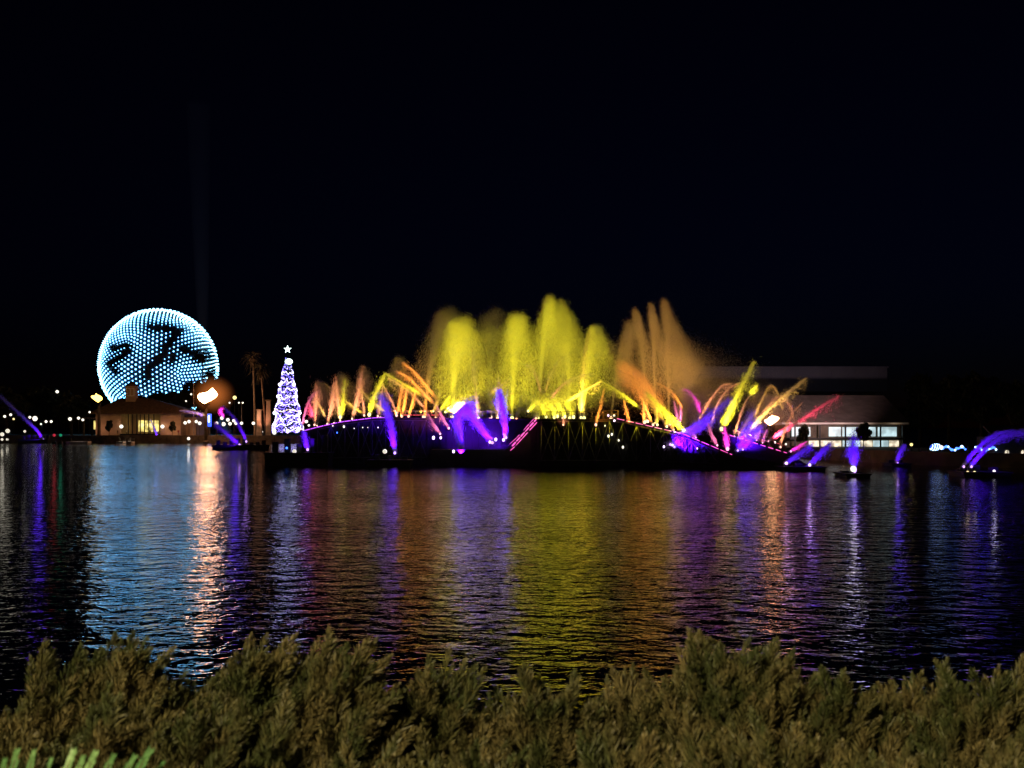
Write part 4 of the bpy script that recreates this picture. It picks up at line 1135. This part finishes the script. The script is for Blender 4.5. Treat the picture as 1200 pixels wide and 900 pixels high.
# --- centre
Lc = 'at the centre of the barge'
J([(628, 492), (631, 478), (635, 462)], 'orange', 4.2, w0=.25, w1=.5, n=1200, region=Lc, lens=.3)
for (x0, y0, x1, y1) in ((653, 488, 638, 466), (662, 488.5, 648, 464), (672, 489, 660, 464)):
    J([(x0, y0), ((x0 + x1) / 2, (y0 + y1) / 2 - 1), (x1, y1)], 'yellow', 1.8, w0=.25, w1=1.5, n=450, region=Lc, lens=.26)
J([(640, 489), (634, 474), (624, 464)], 'yellow', 1.8, w0=.25, w1=1.6, n=450, region=Lc, lens=.2)
J([(619, 482), (626, 474), (634, 468)], 'yellow', 1.8, w0=.25, w1=1.4, n=350, region=Lc, lens=.2)
J([(681, 490), (682, 465), (684, 430), (687, 402), (692, 388)], 'gold', 3.6, w0=.28, w1=.3, n=1500, region=Lc, lens=.26)
J([(660, 498), (660.5, 490)], 'peach', 2.5, w0=.08, w1=.08, n=100, region=Lc, lens=.12, d=138.8)
J([(643, 470), (655, 455), (672, 443), (696, 438)], 'peach', 1.6, w0=.15, w1=.3, n=800, region=Lc, lens=0)
J([(634, 462), (630, 445), (624, 431), (616, 428)], 'peach', 1.5, w0=.12, w1=.2, n=500, region=Lc, lens=0)
J([(638, 462), (645, 440), (655, 422), (668, 415)], 'tan', 1.2, w0=.12, w1=.25, n=500, region=Lc, lens=0)
J([(665, 470), (684, 458), (704, 447)], 'gold', 2.4, w0=.12, w1=.2, n=700, region=Lc, lens=0, word='thin gold jet slanting up to the right from the centre burst')
# --- right slope, bases on the front deck edge
Lr = 'on the right slope of the barge'
def dfr(px): return top_at(FRONT, px)[1] + 1.2
J([(750, 478), (728, 461), (705, 447)], 'yellow', 3.0, w0=.12, w1=.25, n=900, region=Lr, lens=0, d=146, word='yellow jet slanting down to the right from the centre peak')
J([(698, 498), (703, 478), (708, 455)], 'orange', 2.6, w1=.2, n=500, region=Lr, lens=.2, d=138)
J([(738, 496), (735, 484), (731, 469)], 'orange', 2.8, w1=.2, n=400, region=Lr, lens=.24, d=dfr(738))
J([(755, 495), (754.5, 484), (754, 473)], 'orange', 3.2, w1=.2, n=400, region=Lr, lens=.24, d=dfr(755))
J([(765, 498), (757, 478), (747, 455), (738, 440)], 'orange', 3.0, w1=.3, n=800, region=Lr, lens=.18, d=dfr(765))
J([(770, 498), (770, 488), (769.5, 477)], 'gold', 3.4, w1=.15, n=250, region=Lr, lens=.18, d=dfr(770))
J([(781, 500), (781.5, 492), (782, 480)], 'gold', 3.4, w1=.15, n=300, region=Lr, lens=.18, d=dfr(781))
J([(789, 504), (787.5, 496), (785, 487)], 'orange', 3.2, w1=.15, n=250, region=Lr, lens=.14, d=dfr(789))
J([(795, 497), (793, 484), (790, 470)], 'pink', 2.2, w1=.2, n=300, region=Lr, lens=.1, d=149)
J([(801, 505), (788, 491), (772, 475), (757, 460)], 'yellow', 9.0, w0=.18, w1=.42, n=2600, region=Lr, lens=.3, d=dfr(801), word='thick bright yellow jet slanting up to the left on the right slope')
J([(802, 482), (792, 465), (780, 454), (770, 449)], 'orange', 2.0, w0=.12, w1=.4, n=600, region=Lr, lens=0, d=148)
J([(797, 494), (798, 482), (797, 474)], 'pink', 2.2, w1=.15, n=250, region=Lr, lens=.1, d=148)
J([(785, 521), (805, 507), (830, 489), (857, 467)], 'violet', 5.0, w0=.35, w1=.55, n=3200, region=Lr, lens=.16, d=dfr(785) - 1.5, word='long thick violet jet slanting up to the right on the right slope')
J([(790, 524), (800, 516), (815, 505), (838, 491)], 'violet', 5.0, w0=.25, w1=.5, n=1800, region=Lr, lens=.14, d=dfr(790) - 1.5, word='shorter lower violet jet beside the long violet one')
J([(822, 488), (816, 470), (808, 459), (800, 456)], 'magenta', 1.0, w0=.2, w1=.4, n=500, region=Lr, lens=0, d=148)
J([(815, 513), (812, 507), (808, 502)], 'pink', 3.0, w1=.15, n=200, region=Lr, lens=.1, d=dfr(815))
J([(840, 522), (835, 510), (829, 495)], 'pink', 3.2, w1=.2, n=500, region=Lr, lens=.14, d=dfr(840))
J([(852, 526), (851, 515), (849, 500)], 'magenta', 4.0, w0=.15, w1=.25, n=700, region=Lr, lens=.26, d=dfr(852))
# --- right end
Le = 'at the right end of the barge'
J([(845, 503), (857, 478), (868, 454), (884, 424)], 'yellow', 7.0, w0=.30, w1=.45, n=3000, region=Le, lens=.3, d=148, word='tallest bright yellow blade at the right end, leaning right')
J([(817, 497), (829, 473), (845, 453), (856, 450)], 'peach', 1.6, w1=.4, n=800, region=Le, lens=0, d=149)
J([(833, 500), (840, 475), (853, 456), (868, 448)], 'peach', 1.6, w1=.4, n=700, region=Le, lens=0, d=149)
J([(860, 512), (865, 495), (873, 472), (886, 455)], 'peach', 2.4, w1=.25, n=700, region=Le, lens=.16, d=148.5)
J([(880, 460), (883, 456), (887, 452)], 'yellow', 6.0, w0=.25, w1=.35, n=300, region=Le, lens=0, d=148.5, word='small yellow plume floating above the right end')
J([(866, 514), (874, 498), (883, 482)], 'violet', 4.5, w0=.2, w1=.5, n=1300, region=Le, lens=.14, d=148)
J([(864, 528), (872, 513), (886, 494)], 'violet', 4.5, w0=.2, w1=.7, n=1700, region=Le, lens=.16, d=146)
J([(870, 527), (880, 514), (893, 500)], 'violet', 4.5, w0=.2, w1=.6, n=1500, region=Le, lens=.14, d=146)
J([(865, 517), (869, 504), (878, 490)], 'pink', 2.6, w1=.2, n=500, region=Le, lens=.1, d=147.5)
J([(873, 511), (893, 488), (914, 468), (926, 458), (944, 444)], 'amber', 5.0, w0=.18, w1=.42, n=1600, region=Le, lens=.16, d=148, word='long amber jet with yellow tip slanting up to the right end')
J([(886, 516), (888, 510), (891, 504)], 'pink', 2.5, w1=.12, n=200, region=Le, lens=.1, d=146.5)
J([(893, 519), (895, 512), (899, 503)], 'pink', 2.5, w1=.15, n=200, region=Le, lens=.1, d=146.5)
J([(900, 517), (921, 503), (945, 488), (963, 476), (984, 464)], 'red', 4.5, w0=.14, w1=.42, n=1700, region=Le, lens=.14, d=147, word='long pink red jet slanting up to the right at the right end')
J([(914, 524), (919, 505), (927, 487), (940, 472)], 'peach', 2.2, w1=.3, n=700, region=Le, lens=.16, d=146)
J([(926, 529), (936, 523), (946, 517)], 'magenta', 2.2, w0=.12, w1=.15, n=350, region=Le, lens=.14, d=143)
J([(880, 497), (893, 468), (903, 452), (912, 462), (917, 480)], 'tan', 1.0, w0=.2, w1=.4, n=900, region=Le, lens=0, d=149)
J([(888, 492), (902, 474), (914, 465), (925, 474), (930, 490)], 'peach', 1.0, w0=.2, w1=.5, n=900, region=Le, lens=0, d=149)

# --- the great fan fountains at the back of the barge
def fan(base, apA, apB, ldA, ldB, col, E, n, d=154.0, jit=0.5, word='', rise=0.24, size=1.0, lamp_dx=0.0, cov=R(3), lens=0.26, falloff='Linear', fadep=1.15, px_=1.15):
    """a family of arcs from one nozzle: apexes from apA to apB, landing points from ldA to ldB (photo pixels)"""
    if jit >= 0.9: size *= 0.75; n = int(n * 1.5)
    n = int(n * 4.6)
    s = rng.random(n)
    lerp = lambda a, b: np.stack([a[0] + (b[0] - a[0]) * s, a[1] + (b[1] - a[1]) * s], 1)
    A, Ld = lerp(apA, apB), lerp(ldA, ldB)
    A[:, 1] += rng.exponential(size=n) * 8 * size + 5 * np.abs(np.sin(s * 17 + base[0])) + 3 * np.abs(np.sin(s * 41 + base[0])) - 6
    r = rng.random(n) < rise
    u = rng.random(n)
    uf = 1 - rng.random(n) ** (1 / fadep)
    q = np.where(r, u, uf)
    bx, by = base
    rx = bx + (A[:, 0] - bx) * q; ry = by + (A[:, 1] - by) * (2 * q - q * q)
    fx = A[:, 0] + (Ld[:, 0] - A[:, 0]) * q ** px_; fy = A[:, 1] + (Ld[:, 1] - A[:, 1]) * q ** 1.45
    x = np.where(r, rx, fx); y = np.where(r, ry, fy)
    tx = np.where(r, A[:, 0] - bx, Ld[:, 0] - A[:, 0]); ty = np.where(r, (A[:, 1] - by) * (2 - 2 * q), (Ld[:, 1] - A[:, 1]) * 2 * q)
    age = np.where(r, 0.15 + 0.5 * q, 0.65 + q)
    dd = d + (s - 0.5) * 3.0 + rng.normal(size=n) * jit * age
    p = np.stack([(x - 600) / F * dd, dd, CH - (y - HOR) / F * dd], 1) + rng.normal(size=(n, 3)) * (jit * age * 0.8)[:, None] * np.array([1, 1, 0.8])
    T = np.stack([tx, 0 * tx, -ty], 1)
    nrm = np.linalg.norm(T, axis=1)[:, None] + 1e-6
    T = T / nrm + rng.normal(size=(n, 3)) * (0.25 if jit < 0.9 else 0.8)
    V, Fc = streaks(p, T, size * (0.12 + 0.28 * rng.random(n)), size * 0.019 * (0.5 + rng.random(n)))
    o = W(bx, by, d)
    t = thing('fan_fountain', tuple(o), word, 'fountain', 'tall fan fountains of the barge')
    lit_set('fan_' + col).objects.link(link('spray', np_mesh('spray', V - o, Fc), M['spray'], t))
    b = B(); b.lathe([(0.35, -0.4), (0.32, -0.1), (0.16, 0.02), (0.12, 0.12)], seg=8); nz = b.build('nozzle', M['black_metal'], t)
    b = B(); b.ball((0, -0.4, 0.02), lens, 2); b.build('lamp_lens', lens_mat(col), nz, smooth=True)
    lp = o + np.array([lamp_dx, -4.5, 0.1])
    vs_ = p - lp; vs_ /= np.linalg.norm(vs_, axis=1)[:, None]
    ax = vs_.mean(0); ax /= np.linalg.norm(ax)
    half = float(np.percentile(np.arccos(np.clip(vs_ @ ax, -1, 1)), 92)) + cov + (R(6) if jit >= 0.9 else R(2))
    spot(lp, lp + ax, COLS[col], E * (2.7 if col in ('yellow', 'olive', 'orange') else 2.5), half, falloff, float(np.median(np.linalg.norm(p - lp, axis=1))), 0.2, key='fan_' + col)
    return t

fan((497, 489), (514, 366), (532, 361), (474, 480), (575, 470), 'tan', 2.6, 15000, jit=.6, word='tall tan fan of spray at the left of the great fountains')
fan((530, 489), (530, 378), (548, 372), (505, 484), (586, 484), 'yellow', 8.0, 20000, d=153, jit=.8, rise=.2, word='brightest yellow fan of spray above the white flame')
fan((575, 489), (566, 374), (584, 362), (552, 480), (610, 480), 'tan', 0.5, 8000, d=158, jit=1.0, word='dim brown fan of spray behind and right of the brightest yellow one')
fan((600, 490), (598, 371), (614, 370), (576, 484), (636, 484), 'olive', 2.6, 15000, d=154, jit=.6, word='olive yellow fan left of the highest fan')
fan((630, 490), (645, 349), (646.5, 354), (604, 484), (686, 484), 'olive', 3.0, 20000, d=153, jit=.6, word='highest olive yellow fan with pointed top in mid barge')
fan((668, 490), (655, 353), (664, 368), (640, 484), (712, 470), 'olive', 2.6, 16000, d=155, jit=.7, word='olive yellow fan just right of the highest fan')
fan((650, 489), (622, 462), (672, 460), (612, 489), (690, 489), 'yellow', 2.6, 3600, d=151.5, jit=.9, rise=.5, word='low bright yellow burst of spray at the centre of the barge')
fan((590, 490), (520, 392), (640, 380), (478, 488), (680, 488), 'olive', 1.3, 12000, d=157, jit=1.0, rise=.15, word='broad dim yellow veil of spray behind the left and middle fans')
fan((660, 490), (640, 392), (735, 405), (610, 488), (770, 488), 'tan', 1.0, 10000, d=158, jit=1.0, rise=.15, word='broad dim amber veil of spray behind the right fans')
fan((684, 490), (693, 384), (703, 384), (672, 484), (738, 470), 'olive', 1.7, 10000, d=154, jit=.5, word='lower olive arching fan right of the highest pair')
fan((716, 490), (742, 384), (736, 376), (716, 470), (738, 460), 'tan', 0.55, 6000, d=156, jit=.6, word='dim brown narrow fan left of the tan plumes')
fan((758, 494), (743, 361), (748, 374), (752, 470), (775, 455), 'tan', 1.0, 8000, d=156, jit=.45, word='left tan plume of the three pointed plumes')
fan((768, 497), (762, 355), (766, 372), (770, 470), (795, 455), 'tan', 1.15, 9000, d=156, jit=.45, word='middle tan plume of the three pointed plumes')
fan((784, 499), (777.5, 350), (783, 372), (784, 470), (835, 460), 'tan', 1.3, 13000, d=156, jit=.55, word='right and highest tan plume of the three pointed plumes')
fan((800, 502), (782, 400), (812, 430), (792, 480), (905, 480), 'tan', 0.8, 20000, d=158, jit=2.4, word='drifting brown mist right of the three tan plumes', fadep=1.2)
fan((780, 500), (722, 424), (736, 428), (752, 470), (795, 490), 'orange', 5.5, 9000, d=152, jit=.5, rise=.5, word='deep orange fan leaning left on the right slope')
fan((815, 505), (800, 462), (830, 456), (790, 500), (860, 500), 'magenta', 0.45, 6000, d=152, jit=1.0, word='dim magenta mist over the violet jets of the right slope')
fan((885, 512), (880, 452), (925, 466), (870, 505), (950, 500), 'peach', 0.5, 5000, d=151, jit=.7, word='rosy dome of mist round the pale flame at the right end')
for (bx, by, ax_, ay, l0, l1, c, lab) in ((372, 499, 374, 447, 366, 398, 'peach', 'leftmost'), (392, 496, 400, 438, 386, 428, 'tan', 'second from the left'), (414, 492, 426, 431, 408, 450, 'tan', 'third from the left'), (446, 489, 467, 418, 450, 500, 'gold', 'rightmost and highest')):
    fan((bx, by), (ax_ - 3, ay), (ax_ + 6, ay + 3), (l0, 490), (l1, 485), c, 0.45 if c != 'gold' else 0.8, 2600, d=153, jit=.35, word='small rosy fan on the left slope, ' + lab, lens=.12)

metal = [o for r_ in COL.objects if r_.parent is None and r_.name.split('.')[0] in ('fountain_barge', 'floating_platform', 'lighting_rack', 'loudspeaker') for o in r_.children if o.type == 'MESH']
for c_ in lit_by.values():
    for o in metal: c_.objects.link(o)

# labels of the jets: colour, region, order
groups = {}
for t, col, kind, region, px, word in jets:
    if word: t['label'] = word
    else: groups.setdefault((col, region), []).append((px, t))
for (col, region), L in groups.items():
    L.sort(key=lambda q: q[0])
    cw = {'peach': 'rosy orange', 'gold': 'golden', 'tan': 'pale tan'}.get(col, col)
    for k, (px, t) in enumerate(L):
        q = ordinal(k, len(L))
        t['label'] = f'{cw} water jet {region}' + (f', {q}' if q else '')

# ------------------------------------------------------------------ foreground hedge
def leaf_material(name, c0, c1, trans):
    m = bpy.data.materials.new(name); m.use_nodes = True
    nt = m.node_tree; b = nt.nodes['Principled BSDF']
    geo = nt.nodes.new('ShaderNodeNewGeometry')
    rp = nt.nodes.new('ShaderNodeValToRGB')
    rp.color_ramp.elements[0].color = (*c0, 1); rp.color_ramp.elements[1].color = (*c1, 1)
    nt.links.new(geo.outputs['Random Per Island'], rp.inputs['Fac'])
    nz = nt.nodes.new('ShaderNodeTexNoise'); nz.inputs['Scale'].default_value = 7.0; nz.inputs['Detail'].default_value = 3
    mp = nt.nodes.new('ShaderNodeMapRange'); mp.inputs[1].default_value, mp.inputs[2].default_value = 0.38, 0.64
    mx = nt.nodes.new('ShaderNodeMix'); mx.data_type = 'RGBA'; mx.blend_type = 'MULTIPLY'
    tint = nt.nodes.new('ShaderNodeMix'); tint.data_type = 'RGBA'
    tint.inputs[6].default_value = (0.45, 0.62, 0.42, 1); tint.inputs[7].default_value = (1.28, 1.14, 1.0, 1)
    nt.links.new(geo.outputs['Position'], nz.inputs['Vector']); nt.links.new(nz.outputs['Fac'], mp.inputs[0]); nt.links.new(mp.outputs[0], tint.inputs[0])
    mx.inputs[0].default_value = 1.0
    nt.links.new(rp.outputs['Color'], mx.inputs[6]); nt.links.new(tint.outputs[2], mx.inputs[7])
    nt.links.new(mx.outputs[2], b.inputs['Base Color'])
    b.inputs['Roughness'].default_value = 0.55
    return m
M['juniper'] = leaf_material('juniper_leaf', (0.052, 0.053, 0.025), (0.140, 0.128, 0.060), 0.2)
M['bright_leaf'] = leaf_material('bright_leaf', (0.10, 0.24, 0.10), (0.17, 0.36, 0.17), 0.2)
M['twig'] = mat('twig', (0.09, 0.06, 0.035), 0.8, var=0.3, scale=20)

def plume(n, L, wid, seed):
    """one feathery branch tip along +Z: leaflets as thin diamonds round a spine; returns centres-based quads (n,4,3)"""
    r = np.random.default_rng(seed)
    s = r.random(n) ** 0.8
    a = r.random(n) * 2 * math.pi
    bend = np.stack([0.12 * L * s ** 2, 0 * s, L * s * 0.96], 1)
    env = np.sin(np.clip(s * 0.92 + 0.12, 0, 1) * math.pi) ** 0.8
    out = np.stack([np.cos(a), 0.7 * np.sin(a), 0 * a], 1)
    ll = wid * (0.6 + 0.6 * r.random(n)) * (0.35 + 0.8 * env)
    dv = out * 0.55 + np.array([0, 0, 1.0]) + r.normal(size=(n, 3)) * 0.15
    dv /= np.linalg.norm(dv, axis=1)[:, None]
    sd = np.cross(dv, r.normal(size=(n, 3))); sd /= np.linalg.norm(sd, axis=1)[:, None]
    w = 0.0013 + 0.0015 * r.random(n)
    base = bend + out * (env * wid * 0.25)[:, None]
    tip = base + dv * ll[:, None]
    mid = base + dv * (ll * 0.45)[:, None]
    return np.stack([base, mid + sd * w[:, None], tip, mid - sd * w[:, None]], 1)
PL = [plume(210, 0.225, 0.042, k) for k in range(7)]

def frame(zv, xv):
    z = zv / np.linalg.norm(zv); x = xv - z * np.dot(xv, z); x /= np.linalg.norm(x)
    return np.stack([x, np.cross(z, x), z], 1)

def shrub(px, ytop, d, halfw, label, n=300, lean=0.35, material='juniper', scale=1.0, name='juniper_shrub', group='juniper shrubs of the foreground hedge', pl=None):
    pl = PL if pl is None else pl
    top = W(px, ytop, d); z0 = 3.4
    h = top[2] - z0
    t = thing(name, (top[0], d, z0), label, 'shrub', group)
    out = []; bb = B()
    r = rng
    tips = []
    nl = max(5, n // 34)
    for k in range(nl):                       # main leaders, each carrying plumes over its upper length
        a = r.random() * 2 * math.pi; q = math.sqrt(r.random())
        x, y = math.cos(a) * q * halfw, math.sin(a) * q * halfw * 0.75
        hk = h * (1.0 - 0.24 * q * q) * (1.0 if k == 0 else r.uniform(0.86, 1.0)) - 0.115
        if k == 0: x, y = 0, 0
        tips.append((x, y, hk))
        foot = Vector((x * 0.35 - 0.1 * lean, y * 0.35, 0)); tip = Vector((x, y, hk))
        mid = (foot + tip) / 2 + Vector((-0.05, 0, 0))
        bb.cone(foot, mid, 0.012, 0.008, 5); bb.cone(mid, tip, 0.008, 0.003, 5)
    for k in range(n):
        x, y, hk = tips[k % nl]
        f = r.random() ** 1.7                  # 0 at the tip, down the leader
        spread = 0.03 + 0.17 * f
        a = r.random() * 2 * math.pi
        p = np.array([x * (1 - 0.3 * f) + math.cos(a) * spread, y * (1 - 0.3 * f) + math.sin(a) * spread, hk - f * 0.55 - 0.05])
        dv = np.array([math.cos(a) * (0.25 + 0.7 * f) + lean + 0.12 * r.normal(), math.sin(a) * (0.25 + 0.6 * f) - 0.05, 1.0 + 0.1 * r.normal()])
        q = pl[r.integers(len(pl))]
        A = frame(dv, np.array([math.cos(a + 1), math.sin(a + 1), 0.1])) * (scale * r.uniform(0.5, 1.05))
        out.append((q.reshape(-1, 3) @ A.T + p).reshape(-1, 4, 3))
    V = np.concatenate(out).reshape(-1, 3)
    link('foliage', np_mesh('foliage', V, np.arange(len(V)).reshape(-1, 4)), M[material], t)
    bb.build('branch', M['twig'], t)
    return t

back = [(14, 800, 3.5), (52, 750, 3.5), (92, 728, 3.5), (140, 742, 3.5), (205, 768, 3.6), (250, 748, 3.5), (292, 716, 3.4), (340, 750, 3.4), (384, 730, 3.3), (446, 776, 3.5), (502, 768, 3.5), (560, 812, 3.5), (600, 804, 3.5), (645, 780, 3.4), (695, 796, 3.5), (738, 776, 3.5), (800, 764, 3.5), (846, 734, 3.4), (876, 728, 3.4), (925, 774, 3.5), (974, 754, 3.4), (1036, 788, 3.5), (1086, 770, 3.5), (1140, 768, 3.4), (1170, 770, 3.45), (1206, 812, 3.4)]
nb = len(back)
for k, (px, yt, d) in enumerate(back):
    shrub(px, yt, d, 0.12, '', n=300, lean=0.5 if px < 400 else (0.18 if px < 700 else 0.05)).__setitem__('label', 'olive juniper shrub in the back row of the hedge, ' + (ordinal(k, nb) if True else ''))
front = [(30, 836, 2.9), (130, 812, 2.9), (225, 816, 2.85), (330, 828, 2.9), (430, 838, 2.8), (530, 846, 2.8), (630, 850, 2.8), (730, 846, 2.8), (830, 822, 2.8), (930, 832, 2.85), (1030, 846, 2.8), (1130, 838, 2.8), (1215, 850, 2.8)]
nf = len(front)
for k, (px, yt, d) in enumerate(front):
    shrub(px, yt, d, 0.17, 'olive juniper shrub in the front row of the hedge, ' + ordinal(k, nf), n=290, lean=0.5 if px < 400 else (0.18 if px < 700 else 0.05))
# the bright green sprig close to the lens, bottom left
def sprig():
    d = 1.9
    t = thing('green_sprig', (W(70, 900, d)[0], d, 3.4), 'bright green flat sprig close by at the bottom left corner', 'plant')
    o = np.array(t.location)
    V, Fc = [], []
    bb = B()
    r = np.random.default_rng(5)
    for px, py, w in ((20, 879, 1.0), (40, 881, .9), (60, 889, .7), (86, 880, 1.0), (98, 886, .8), (112, 882, 1.0), (134, 884, .9), (176, 879, 1.1), (158, 886, .9), (6, 890, .8), (192, 892, .7)):
        tip = W(px, py, d + r.uniform(-.06, .06)) - o
        root = W(px * 0.75 - 18, 985, d + r.uniform(-.08, .08)) - o
        ax = tip - root; L = np.linalg.norm(ax)
        bb.cone(tuple(root), tuple(root + ax * .9), 0.003, 0.001, 5)
        side0 = np.cross(ax / L, (0.1, -1, 0.25)); side0 /= np.linalg.norm(side0)
        for k in range(90):
            f = 0.10 + 0.90 * k / 89; sg = (-1, 1)[k % 2]
            p = root + ax * f * 0.97
            dv = ax / L * 0.8 + side0 * sg * (0.65 - 0.35 * f) + r.normal(size=3) * 0.08; dv /= np.linalg.norm(dv)
            ln_ = 0.021 * w * (1.15 - 0.55 * f); sd = np.cross(dv, (0.1, -1, 0.2)); sd /= np.linalg.norm(sd)
            i = len(V); V += [p, p + dv * ln_ * .5 + sd * .0017, p + dv * ln_, p + dv * ln_ * .5 - sd * .0017]; Fc.append((i, i + 1, i + 2, i + 3))
    link('foliage', np_mesh('foliage', V, Fc), M['bright_leaf'], t)
    bb.build('stem', M['twig'], t)
sprig()

# the faint searchlight beam standing over the light sphere's right side
def beam():
    d = 470.0
    a, c = W(239, 455, d), W(232.5, 120, d)
    b = B(); b.cone(tuple(a), tuple(c), 1.6, 5.2, 24)
    m = bpy.data.materials.new('lit_air'); m.use_nodes = True
    nt = m.node_tree; nt.nodes.clear()
    out = nt.nodes.new('ShaderNodeOutputMaterial'); v = nt.nodes.new('ShaderNodeVolumeScatter')
    v.inputs['Color'].default_value = (1, 1, 1, 1); v.inputs['Density'].default_value = 0.004
    nt.links.new(v.outputs[0], out.inputs['Volume'])
    o = b.build('light_beam', m); o['kind'] = 'stuff'
    l = lamp_light('beam_light', 'SPOT', tuple(a - (c - a) * 0.02), 26000, (1.0, 0.75, 0.65), shadow_soft_size=0.3, spot_size=R(8), spot_blend=0.4)
    l.rotation_euler = Vector(c - a).to_track_quat('-Z', 'Y').to_euler()
beam()
